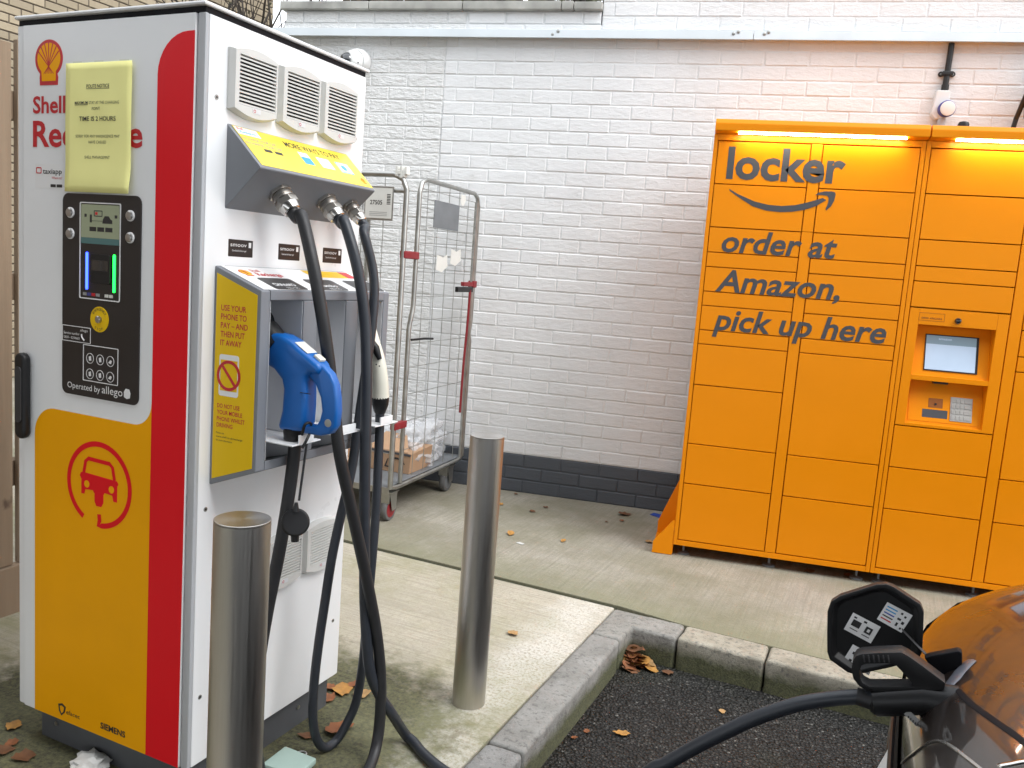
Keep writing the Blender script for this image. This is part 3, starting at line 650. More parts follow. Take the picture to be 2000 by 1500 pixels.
# car emblem on the yellow film
cx, cz = .2975, .740; RX, RZ = .104, .100
arc = [DP.p(cx+RX*math.cos(math.radians(t)), cz+RZ*math.sin(math.radians(t)), .0012) for t in range(-62, 241, 6)]
def flat_band(pts2, wd, h0, h1, m, name):
    L, R_ = [], []
    for i, p in enumerate(pts2):
        a, b = Vector(pts2[max(i-1,0)]), Vector(pts2[min(i+1,len(pts2)-1)]); d = (b-a).normalized(); nn = Vector((-d.y, d.x))*wd/2
        L.append((p[0]+nn.x, p[1]+nn.y)); R_.append((p[0]-nn.x, p[1]-nn.y))
    mb = MB(); n = len(L)
    mb.add([DP.p(*x, h1) for x in L]+[DP.p(*x, h1) for x in R_], [(i, i+1, n+i+1, n+i) for i in range(n-1)]); return mb.build(name, m, ch)
flat_band([(cx+RX*math.cos(math.radians(t)), cz+RZ*math.sin(math.radians(t))) for t in range(240, -91, -6)]+[(cx+.004,.652),(cx+.002,.668)], .013, .0006, .0012, M['red_film'], 'vehicle_emblem')
body = [(-.060,-.006),(-.060,-.042),(-.050,-.042),(-.046,-.030),(-.020,-.028),(-.016,-.034),(.016,-.034),(.020,-.028),(.046,-.030),(.050,-.044),(.062,-.044),(.062,-.006),(.066,.002),(.060,.008),(.054,.008),(-.054,.012),(-.062,.010),(-.066,.002)]
patch('vehicle_emblem', DP, [(cx+x, cz+.012+z) for x, z in body], .0006, .0012, M['red_film'], ch)
flat_band([(cx-.052,cz+.022),(cx-.046,cz+.052),(cx-.036,cz+.060),(cx+.036,cz+.058),(cx+.046,cz+.050),(cx+.053,cz+.020)], .010, .0006, .0012, M['red_film'], 'vehicle_emblem')
for sx in (-.041,.043): patch('vehicle_emblem', DP, circ(cx+sx,cz-.004,.009,16), .0012, .0014, M['yellow_film'], ch)
patch('vehicle_emblem', DP, [(cx-.014,cz-.018),(cx+.016,cz-.018),(cx+.016,cz-.042),(cx+.009,cz-.053),(cx-.008,cz-.053),(cx-.014,cz-.042)], .0006, .00125, M['red_film'], ch)
text(DP, 'efacec', .188, .121, .012, M['print_black'], ch, width=.050, h=.0012)
ring('maker_logo', DP, [(.158,.140),(.172,.145),(.186,.138),(.182,.122),(.170,.111),(.161,.122)], [(.163,.136),(.172,.139),(.180,.135),(.177,.123),(.170,.117),(.165,.124)], .0006, .0012, M['print_black'], ch)
text(DP, 'SIEMENS', .312, .121, .015, M['print_black'], ch, width=.086, bold=.03, h=.0012)
# ---------------- side face
SP = Plane((W_,0,0), (0,1,0), (0,0,1))
for v, z in ((.036,1.647),(.546,1.645),(.036,.727),(.034,.268),(.549,.275)):
    MB().lathe([(.0055,0),(.0055,.0015)], SP.p(v,z,-.0004), (1,0,0), 14).build('screw', M['galv'], ch); MB().lathe([(.0025,0),(.0025,.0019)], SP.p(v,z,-.0003), (1,0,0), 6).build('screw_socket', M['print_black'], ch)
def vent(v0, z0, z1, wv=.147, open_=True):
    v1 = v0+wv; out = []
    for k in range(9): t = k/8; out.append((v1-(v1-v0)*t, z1+.012*math.sin(math.pi*t)))     # bowed top
    for k in range(9): t = k/8; out.append((v0+(v1-v0)*t, z0-.014*math.sin(math.pi*t)))
    cx0, cx1, cz0, cz1 = v0+.017, v1-.009, z0+.013, z1-.010
    vt = patch('vent', SP, out, -.001, .006, M['vent_grey'], ch)
    n = len(out); cen = [(v0+v1)/2, (z0+z1)/2]; inn = []
    for x, y in out: inn.append((cen[0]+(x-cen[0])*.93, cen[1]+(y-cen[1])*.95))
    # raised frame: outer wall slopes to a front rim, opening in the middle
    mb = MB(); H = .019
    opn = []
    for x, y in inn:                                    # project each rim point to the rectangular opening
        dx, dy = x-cen[0], y-cen[1]; s_ = min((cx1-cx0)/2/abs(dx) if abs(dx) > 1e-6 else 9, (cz1-cz0)/2/abs(dy) if abs(dy) > 1e-6 else 9); opn.append(((cx0+cx1)/2+dx*s_, (cz0+cz1)/2+dy*s_))
    vs = [SP.p(x,y,.006) for x,y in out]+[SP.p(x,y,H) for x,y in inn]+[SP.p(x,y,H) for x,y in opn]+[SP.p(x,y,.007) for x,y in opn]
    fs = []
    for i in range(n):
        j = (i+1) % n
        for k in range(3): fs.append((k*n+i, k*n+j, (k+1)*n+j, (k+1)*n+i))
    mb.add(vs, fs).build('vent_frame', M['vent_grey'], vt, smooth=True, angle=50)
    patch('vent_mesh', SP, [(cx0-.002,cz0-.002),(cx1+.002,cz0-.002),(cx1+.002,cz1+.002),(cx0-.002,cz1+.002)], .0062, .0072, M['vent_dark'], vt)
    ns = 13; hz = (cz1-cz0)/ns
    for k in range(ns):
        z = cz0+hz*(k+.5)
        MB().prism([SP.p(cx0,z+hz*.46,.008),SP.p(cx0,z+hz*.10,.008),SP.p(cx0,z-hz*.44,H-.0008),SP.p(cx0,z-hz*.02,H-.0008)], Vector((0,cx1-cx0,0))).build('slat', M['vent_grey'], vt)
    patch('maker_badge', SP, [(cen[0]-.012,z0+.001),(cen[0]+.014,z0+.001),(cen[0]+.014,z0+.011),(cen[0]-.012,z0+.011)], H, H+.0006, M['bay_grey'], vt)
    ring('maker_mark', SP, circ(cen[0]-.006,z0+.006,.0038,12), circ(cen[0]-.006,z0+.006,.0026,12), H+.0006, H+.0009, M['print_red'], vt)
for v0 in (.066,.2245,.382): vent(v0, 1.630, 1.760)
for v0 in (.229,.387): vent(v0, .470, .592, open_=False)
# cable gland housing: triangular prism with the yellow label on its top face
gh = MB().prism([(W_-.002,.070,1.412),(W_+.097,.070,1.503),(W_+.097,.070,1.507),(W_-.002,.070,1.600)], (0,.440,0)).build('gland_housing', M['housing_grey'], ch, bevel=.004)
td = Vector((.097,0,-.092)).normalized()
GP = Plane(Vector((W_,.070,1.5985)), (0,1,0), -td)         # ey points up the slope
L_ = .1337
patch('housing_label', GP, [(.010,-L_+.006),(.435,-L_+.006),(.435,-.004),(.010,-.004)], .0005, .0012, M['lemon_yellow'], ch)
patch('label_card', GP, [(.012,-.030),(.085,-.030),(.085,-.006),(.012,-.006)], .0012, .0015, M['print_white'], ch)
text(GP, 'Shell', .018, -.014, .006, M['print_red'], ch, width=.02, bold=.02, h=.0018); text(GP, 'Recharge', .022, -.025, .008, M['print_blue'], ch, width=.05, bold=.02, h=.0018)
text(GP, 'MORE WAYS TO PAY', .165, -.036, .018, M['print_black'], ch, width=.216, bold=.008, h=.0016)
text(GP, 'RECHARGE YOUR CAR', .014, -.046, .008, M['print_grey'], ch, width=.11, h=.0016)
text(GP, 'RECHARGE YOUR CAR', .014, -.060, .008, M['print_grey'], ch, width=.12, h=.0016)
for x0, x1, y0, y1, c in ((.196,.232,-.086,-.052,'print_blue'),(.196,.232,-.062,-.046,'print_white'),(.262,.312,-.086,-.050,'print_white'),(.338,.392,-.088,-.050,'print_blue'),(.341,.389,-.085,-.053,'print_white')):
    hh = .0012 if c == 'print_blue' else .0015; patch('label_card', GP, [(x0,y0),(x1,y0),(x1,y1),(x0,y1)], hh, hh+.0003, M[c], ch)
patch('label_icon', GP, circ(.362,-.069,.010,14), .0018, .0021, M['print_blue'], ch)
for x0 in (.062,.098): patch('label_badge', GP, [(x0,-.076),(x0+.026,-.076),(x0+.026,-.067),(x0,-.067)], .0012, .0015, M['print_black'], ch)
shell(GP, .414, -.105, .010, ch, h=.0018)
# glands
und = Vector((.097,0,.093)).normalized(); gn = Vector((.093,0,-.097)).normalized()
GL = []
for v, s_ in ((.185,1.12),(.357,1.05),(.458,.82)):
    o = Vector((.6505,v,1.4645))
    gd = MB().lathe([(.0255*s_,-.002),(.0255*s_,.009)], o, gn, 6).build('cable_gland', M['nickel'], ch, bevel=.001)
    MB().lathe([(.021*s_,.0105),(.0225*s_,.014),(.0225*s_,.02),(.021*s_,.021),(.0225*s_,.022),(.0225*s_,.027)], o, gn, 24).build('gland_thread', M['nickel'], gd, smooth=True)
    MB().lathe([(.0245*s_,.0275),(.0245*s_,.043)], o, gn, 6).build('gland_nut', M['nickel'], gd, bevel=.0012)
    MB().lathe([(.0215*s_,.0435),(.0215*s_,.048),(.0185*s_,.060),(.016*s_,.062)], o, gn, 24).build('gland_cone', M['chrome'], gd, smooth=True)
    GL.append(o+gn*.05)
for v0, v1 in ((.084,.163),(.253,.333),(.427,.508)):
    patch('sticker', SP, rrect(v0,1.308,v1,1.347,.002), 0, .0005, M['panel_black'], ch); text(SP, 'smoov', v0+.006, 1.331, .009, M['print_white'], ch, width=.052)
    patch('sticker_mark', SP, [(v1-.014,1.330),(v1-.006,1.330),(v1-.006,1.342),(v1-.014,1.342)], .0005, .0008, M['print_white'], ch)
    text(SP, 'Download the Smoov app!', v0+.012, 1.320, .004, M['print_white'], ch, width=.045)
# holster housing: shell with three bays
hs = MB(); U0, U1 = W_-.001, .732; V0, V1 = .045, .548
prof = [(U0,.783),(U1,.834),(U1,1.240),(U0,1.287)]
hh = MB(); hh.prism([(u,V0,z) for u,z in prof], (0,.030,0)); side1 = hh.build('holster_housing', M['housing_grey'], ch, bevel=.004)
MB().prism([(u,V1-.026,z) for u,z in prof], (0,.026,0)).build('holster_cheek', M['housing_grey'], side1, bevel=.004)
bays = ((.078,.190),(.241,.355),(.405,.5215))
MB().prism([(U0,V0+.0302,1.287),(U0,V0+.0302,1.262),(U1-.002,V0+.0302,1.218),(U1,V0+.0302,1.220),(U1,V0+.0302,1.240)], (0,V1-V0-.0564,0)).build('holster_top', M['housing_grey'], side1, bevel=.002)
MB().prism([(U0,V0+.0302,.783),(U1,V0+.0302,.834),(U1,V0+.0302,.856),(U0,V0+.0302,.815)], (0,V1-V0-.0564,0)).build('holster_floor', M['housing_grey'], side1, bevel=.002)
for y0, y1 in ((.190,.241),(.355,.405)): MB().prism([(U0,y0,.816),(U1,y0,.8565),(U1,y0,1.2175),(U0,y0,1.2615)], (0,y1-y0,0)).build('holster_post', M['housing_grey'], side1, bevel=.002)
for y0, y1 in bays:
    MB().prism([(W_+.001,y0+.001,.8165),(W_+.012,y0+.001,.8195),(W_+.030,y0+.001,1.248),(W_+.001,y0+.001,1.2605)], (0,y1-y0-.002,0)).build('bay_back', M['bay_grey'], side1)
    for yy in (y0+.0004, y1-.0016): MB().prism([(W_+.013,yy,.8215),(U1-.003,yy,.8565),(U1-.003,yy,1.2165),(W_+.031,yy,1.246)], (0,.0012,0)).build('bay_liner', M['bay_grey'], side1)
    sh = MB().box((W_+.02,y0+.006,.897), (.800,y1-.004,.9005)); sh.box((.796,y0+.030,.9008), (.800,y1-.030,.920)); sh.build('connector_shelf', M['white_metal'], side1, bevel=.001)
YP = Plane((0,V0,0), (1,0,0), (0,0,1))
patch('warning_label', YP, [(W_+.008,.800),(.722,.842),(.722,1.229),(W_+.008,1.270)], .0003, .0010, M['sign_yellow'], ch)
for i, s_ in enumerate(('USE YOUR','PHONE TO','PAY – AND','THEN PUT','IT AWAY')): text(YP, s_, .620, 1.188-.0195*i, .0125, M['print_red'], ch, bold=.016, width={0:.072,1:.074,2:.078,3:.070,4:.062}[i], h=.0013)
patch('label_phone', YP, rrect(.619,.996,.676,1.090,.006), .001, .0013, M['print_white'], ch); patch('label_phone', YP, [(.623,1.008),(.672,1.008),(.672,1.078),(.623,1.078)], .0013, .0015, M['sign_yellow'], ch)
ring('prohibition_sign', YP, circ(.6475,1.043,.0345,28), circ(.6475,1.043,.0275,28), .0015, .0019, M['print_red'], ch)
patch('prohibition_sign', YP, [(.626,1.062),(.664,1.019),(.669,1.024),(.631,1.067)], .0015, .0018, M['print_red'], ch)
for i, s_ in enumerate(('DO NOT USE','YOUR MOBILE','PHONE WHILST','DRIVING')): text(YP, s_, .616, .968-.0148*i, .0095, M['print_red'], ch, bold=.012, width=(.066,.074,.082,.047)[i], h=.0013)
for i, s_ in enumerate(('Please see','www.shell.co.uk/recharge','for more information')): text(YP, s_, .615, .908-.0085*i, .0045, M['print_black'], ch, width=(.024,.078,.048)[i], h=.0013)
HT = Plane((U0,V0,1.2875), (0,1,0), Vector((-.135,0,.047)))     # sloping top of the holster
patch('holster_label', HT, [(.012,-.139),(.492,-.139),(.492,-.008),(.012,-.008)], .0004, .0010, M['print_white'], ch)
shell(HT, .052, -.045, .018, ch, h=.0014); text(HT, 'Shell', .080, -.036, .012, M['print_red'], ch, width=.03, bold=.02, h=.0013); text(HT, 'Recharge', .080, -.060, .018, M['print_red'], ch, width=.085, bold=.03, h=.0013)
for x0, tx in ((.055,'CHAdeMO'),(.215,'Combo'),(.375,'')):
    patch('connector_label', HT, rrect(x0,-.138,x0+.115,-.072,.010), .001, .0014, M['panel_black'], ch)
    if tx: text(HT, tx, x0+.055, -.118, .014, M['print_white'], ch, align='C', width=.075, bold=.03, h=.0017); text(HT, '50kw DC', x0+.065, -.134, .009, M['print_white'], ch, align='C', width=.042, h=.0017)
patch('stripe_label', HT, [(.28,-.055),(.43,-.055),(.43,-.012),(.28,-.012)], .001, .0013, M['sign_yellow'], ch); patch('stripe_label', HT, [(.431,-.055),(.47,-.055),(.47,-.012),(.431,-.012)], .001, .0013, M['print_red'], ch)

# ------------------------------------------------------------------ paper notice taped on the door
no = empty('paper_notice', ch.matrix_world @ Vector((.29,-.0085,1.427)) if False else (A*A0+B*B0)+A*.29-B*.0095+Z*1.427, rz=YC, label='yellow paper polite notice taped above the charger screen', cat='notice')
nx, nz = 12, 20; vs = []; fs = []
def bulge(x, z): return -.0022-.0010*math.sin(z*40)*math.sin(math.pi*(x+.105)/.21)-.0020*math.exp(-((z-.02)/.03)**2)-.0005*math.sin(x*90+z*30)-.004*math.exp(-((x-.106)**2+(z-.003)**2)/.0006)
for j in range(nz+1):
    for i in range(nx+1):
        x = -.106+.212*i/nx; z = .003+.289*j/nz; vs.append((x, bulge(x,z), z))
for j in range(nz):
    for i in range(nx): a = j*(nx+1)+i; fs.append((a,a+1,a+nx+2,a+nx+1))
sheet = MB().add(vs, fs).build('sheet', M['notice_paper'], no, smooth=True, angle=180)
md = sheet.modifiers.new('t', 'SOLIDIFY'); md.thickness = .0004; md.offset = 1
NP = Plane((0,0,0), (1,0,0), (0,0,1))
def ntext(s_, z, cap, wd, x=0, bold=0):
    bold *= .5
    o = text(NP, s_, x, z, cap, M['print_black'], no, width=wd, align='C', bold=bold, h=0)
    for v in o.data.vertices: v.co.y = bulge(v.co.x, v.co.z)-.0011
    return o
def nline(x0, x1, z):
    o = MB().add([(x0+(x1-x0)*k/10, bulge(x0+(x1-x0)*k/10, z)-.0011, z+dz) for dz in (0,.0011) for k in range(11)], [(k,k+1,k+12,k+11) for k in range(10)]).build('underline', M['print_black'], no)
ntext('POLITE NOTICE', .236, .0075, .073, bold=.02); nline(-.037,.037,.2335)
ntext('MAXIMUM', .200, .0062, .043, x=-.052, bold=.025); nline(-.074,-.030,.198); ntext('STAY AT THE CHARGING', .200, .0062, .096, x=.021)
ntext('POINT', .187, .0062, .026, x=-.004); ntext('TIME IS 2 HOURS', .163, .0095, .117, bold=.02)
ntext('SORRY FOR ANY INVONCIENCE MAY', .126, .0062, .142); ntext('HAVE CASUED', .113, .0062, .056); ntext('SHELL MANAGEMNT', .079, .0062, .082)
for x in (-.09, -.02, .06): MB().box((x,.0040,.286), (x+.03,.0046,.297)).build('tape', M['label_white'], no)

# ================================================================== bollards
def bollard(P, label, h=.838):
    b = empty('bollard', P, label=label, cat='bollard', group='stainless steel bollards')
    MB().lathe([(.0508,-.05),(.0508,h-.004)], seg=64).build('post', M['brushed_steel'], b, smooth=True)
    MB().lathe([(.0496,h-.0038),(.0507,h-.003),(.0507,h-.0006),(.0500,h)], seg=64).build('cap', M['brushed_steel'], b, smooth=True, angle=20)
    return b
bollard(onz(915,1371), 'stainless steel bollard standing on the worn white paint by the kerb')
q = onz(474,1013,.838); bollard(Vector((q.x,q.y,0)), 'stainless steel bollard right in front of the charger side')
# ================================================================== charging cables (points in charger axes u, v, z)
def cable(name, label, base, pts, r, m, n=8):
    """Empty on the ground under the cable's gland; pts in charger axes"""
    c0 = Vector((base[0], base[1], 0)); e = empty(name, A*(A0+c0.x)+B*(B0+c0.y), rz=YC, label=label, cat='cable', group='charging cables')
    P = smooth_path([Vector(p) for p in pts], n)
    for q_ in P:
        a_, b_ = A0+q_.x, B0+q_.y; fl_ = 0 if a_ < -.815 else -.12
        if q_.z < fl_+r: q_.z = fl_+r
    MB().tube([q_-c0 for q_ in P], r, 16).build('sheath', m, e, smooth=True)
    return e, c0
def gz(px, py, z=.016): return loc_ch(onz(px, py, z))
U = ch_u
p1 = [GL[0], GL[0]+gn*.03, U(590,425,.725), U(612,520,.775), U(628,610,.80), U(640,690,.812), U(652,790,.82), U(664,890,.83), U(690,1010,.84), U(716,1130,.85), U(736,1240,.86), U(744,1340,.868), U(738,1440,.868), gz(716,1510), gz(660,1580), gz(580,1590), gz(515,1530), U(496,1400,.69), U(505,1300,.70), U(522,1195,.715), U(545,1080,.735), U(562,980,.745), U(573,900,.752), U(576,862,.755)]
e1, o1 = cable('charging_cable', 'thick black cable ending in the blue connector', (.70,.185), p1, .0148, M['rubber_black'])
p2 = [GL[1], GL[1]+gn*.03, U(672,432,.725), U(690,490,.762), U(705,560,.785), U(714,640,.80), U(716,720,.81), U(715,800,.815), U(713,900,.82), U(712,1000,.825), U(712,1100,.83), U(713,1190,.835), U(721,1300,.85), U(738,1352,.86), U(764,1392,.882), gz(796,1440), gz(830,1475), gz(870,1507), gz(960,1560)]
# on over the kerb and up to the plug in the car
PLUG_B = 1.63
def plugp(px, py): return loc_ch(onplane(px, py, B*PLUG_B, B))
p2 += [loc_ch(ab(-.86,1.62,.02)), loc_ch(ab(-.76,1.58,-.05)), loc_ch(ab(-.62,1.60,.02))]
p2 += [plugp(1250,1520), plugp(1300,1492), plugp(1360,1458), plugp(1420,1428), plugp(1480,1401), plugp(1560,1375), plugp(1640,1363), plugp(1700,1361), plugp(1720,1361)]
print('cable2 z', [round(q_.z,3) for q_ in p2])
print('cable1 z', [round(q_.z,3) for q_ in p1])
e2, o2 = cable('charging_cable', 'black cable leading across the kerb into the plug of the parked car', (.70,.357), p2, .0140, M['cable_blueblack'])
p3 = [GL[2], GL[2]+gn*.03, U(711,455,.735), U(727,520,.758), U(731,570,.768), U(727,630,.772), U(718,700,.768), U(705,790,.758), U(694,870,.752), U(684,930,.748), U(665,1010,.742), U(648,1090,.735), U(634,1180,.73), U(622,1260,.725), U(613,1340,.72), U(611,1400,.718), U(618,1442,.72), gz(634,1460), U(657,1446,.735), U(680,1408,.75), U(697,1365,.765), U(709,1290,.785), U(717,1200,.79), U(727,1090,.79), U(734,1000,.785), U(738,920,.78), U(741,850,.775), U(742,800,.772)]
e3, o3 = cable('charging_cable', 'slim blue black cable with the cream connector, looped on the ground', (.70,.458), p3, .0122, M['cable_blueblack'])
# blue connector on cable 1: outline traced on the plane of its bay, real thickness
z5 = lambda x, y: (390+x*.32660, 490+y*.32667)
def outl(pts, v, f=z5): return [ch_v(*f(*p_), v) for p_ in pts]
VB = .130
bo = [(420,505),(470,487),(530,500),(590,535),(625,572),(735,665),(800,735),(826,800),(836,880),(838,960),(828,1045),(795,1092),(740,1104),(650,1090),(612,1082),(505,1065),(505,1030),(525,950),(535,820),(525,765),(480,705),(420,668)]
def solid_with_hole(name, outer, hole, v, th, m, parent, off, bevel=.008):
    """extruded outline with an opening: bridge filled with bmesh"""
    bm = bmesh.new(); n = []
    for loop in (outer, hole):
        vs_ = [bm.verts.new((p_.x-off.x, v-th/2-off.y, p_.z)) for p_ in loop]
        n += [bm.edges.new((vs_[i], vs_[(i+1) % len(vs_)])) for i in range(len(vs_))] if vs_ else []
    r_ = bmesh.ops.triangle_fill(bm, use_beauty=True, use_dissolve=True, edges=n)
    fs_ = [f for f in bm.faces]; ex_ = bmesh.ops.extrude_face_region(bm, geom=fs_)
    for vv in [g_ for g_ in ex_['geom'] if isinstance(g_, bmesh.types.BMVert)]: vv.co.y += th
    bmesh.ops.recalc_face_normals(bm, faces=bm.faces)
    ed = [e_ for e_ in bm.edges if len(e_.link_faces) == 2 and e_.calc_face_angle(0) > math.radians(60)]
    bmesh.ops.bevel(bm, geom=ed, offset=bevel, segments=3, affect='EDGES', profile=.5, clamp_overlap=True)
    me = bpy.data.meshes.new(name); bm.to_mesh(me); bm.free(); me.polygons.foreach_set('use_smooth', [True]*len(me.polygons)); me.set_sharp_from_angle(angle=math.radians(40)); me.materials.append(m)
    o = bpy.data.objects.new(name, me); COL.objects.link(o); o.parent = parent; return o
main = [(420,505),(470,487),(530,500),(590,535),(625,572),(735,665),(760,700),(735,735),(690,728),(672,748),(668,800),(670,850),(668,930),(660,1030),(640,1075),(505,1065),(505,1030),(525,950),(535,820),(525,765),(480,705),(420,668)]
rg = [(700,650),(735,665),(800,735),(826,800),(836,880),(838,960),(828,1045),(795,1092),(740,1104),(650,1090),(625,1085),(625,1040),(668,1036),(715,1040),(735,1008),(748,955),(740,875),(712,800),(672,748),(660,720)]
cb = solid_with_hole('connector', outl(main, VB), [], VB, .050, M['blue_plastic'], e1, o1, .013)
solid_with_hole('loop_handle', outl(rg, VB), [], VB, .026, M['blue_plastic'], e1, o1, .006)
def cpt(px, py, v, off): q_ = ch_v(*z5(px, py), v); return Vector((q_.x-off.x, v-off.y, q_.z))
MB().tube([cpt(395,475,VB,o1), cpt(430,520,VB,o1), cpt(470,570,VB,o1)], [.031,.031,.030], 20).build('connector_nose', M['plastic_black'], e1, smooth=True)
MB().lathe([(.040,0),(.042,.004),(.042,.012),(.030,.014)], cpt(455,455,VB,o1)+Vector((-.05,0,.0)), (1,0,.1), 28).build('holster_socket', M['plastic_black'], e1, smooth=True)
MB().tube([cpt(560,1060,VB,o1), cpt(558,1130,VB,o1)], [.0235,.021], 18).build('cable_boot', M['plastic_black'], e1, smooth=True)
bl = [cpt(570,590,VB-.0262,o1), cpt(610,580,VB-.0262,o1), cpt(735,690,VB-.0262,o1), cpt(700,690,VB-.0262,o1)]
top0, top1 = cpt(590,540,VB,o1), cpt(730,662,VB,o1); tdv = (top1-top0).normalized(); tn = Vector((-tdv.z,0,tdv.x)); tn = tn if tn.z > 0 else -tn
pl_ = Plane(top0, tdv, Vector((0,1,0))); 
if pl_.n.dot(tn) < 0: pl_ = Plane(top0, tdv, Vector((0,-1,0)))
patch('rating_label', pl_, [(.004,-.017),(.046,-.017),(.046,.017),(.004,.017)], .0003, .0012, M['label_white'], e1)
patch('release_button', pl_, [(.058,-.010),(.080,-.010),(.080,.010),(.058,.010)], .0, .007, M['cream_plastic'], e1, bevel=.002)
MB().box(cpt(600,845,VB-.0258,o1), cpt(664,858,VB-.0240,o1)).build('grip_seam', M['plastic_black'], e1)
MB().lathe([(.009,0),(.009,.0012),(.004,.0016)], cpt(768,1030,VB-.0128,o1), (0,-1,0), 18).build('bolt', M['galv'], e1, smooth=True)
MB().tube(smooth_path([cpt(612,1100,VB-.03,o1), cpt(630,1040,VB-.034,o1), cpt(660,1030,VB-.02,o1), cpt(668,1060,VB,o1), cpt(640,1130,VB-.02,o1), cpt(612,1180,VB-.03,o1)],5), .0035, 8).build('cap_tether', M['plastic_black'], e1, smooth=True)
q0 = U(600,860,.79)-o1; q1 = U(584,978,.80)-o1
MB().tube([q0, q1], .0028, 8).build('cap_tether', M['plastic_black'], e1, smooth=True)
qc = U(577,1020,.80)-o1; vd = Vector((.62,-.72,.25)).normalized()
MB().lathe([(.030,-.006),(.032,-.003),(.032,.004),(.028,.008),(.024,.0085)], qc, vd, 32).build('connector_cap', M['plastic_black'], e1, smooth=True)
MB().tube([qc+Vector((0,0,.026)), qc+Vector((0,0,.046))], [.008,.004], 10).build('cap_lug', M['plastic_black'], e1, smooth=True)
MB().tube([qc+Vector((0,0,-.026)), qc+Vector((.001,0,-.045))], [.010,.009], 10).build('cap_tab', M['plastic_black'], e1, smooth=True)
# cream connector on cable 3
k3 = [U(722,640,.735), U(730,672,.752), U(738,705,.768), U(742,740,.774), U(743,775,.774)]
MB().tube(smooth_path([p_-o3 for p_ in k3],4), [.011]+[.0160+.0005*i for i in range(16)], 20).build('connector', M['cream_plastic'], e3, smooth=True)
MB().tube([U(720,660,.752)-o3, U(733,680,.771)-o3, U(742,702,.784)-o3], [.008,.0115,.006], 12).build('release_lever', M['plastic_black'], e3, smooth=True)
MB().tube([U(743,775,.774)-o3, U(742.5,790,.774)-o3, U(742,806,.773)-o3], [.0235,.022,.0145], 20).build('cable_boot', M['plastic_black'], e3, smooth=True)
for dx in (0, 6): MB().lathe([(.0022,0),(.0022,.002)], U(735+dx,712+dx*.5,.787)-o3, (.5,-.8,.1), 8).build('screw_hole', M['print_black'], e3)

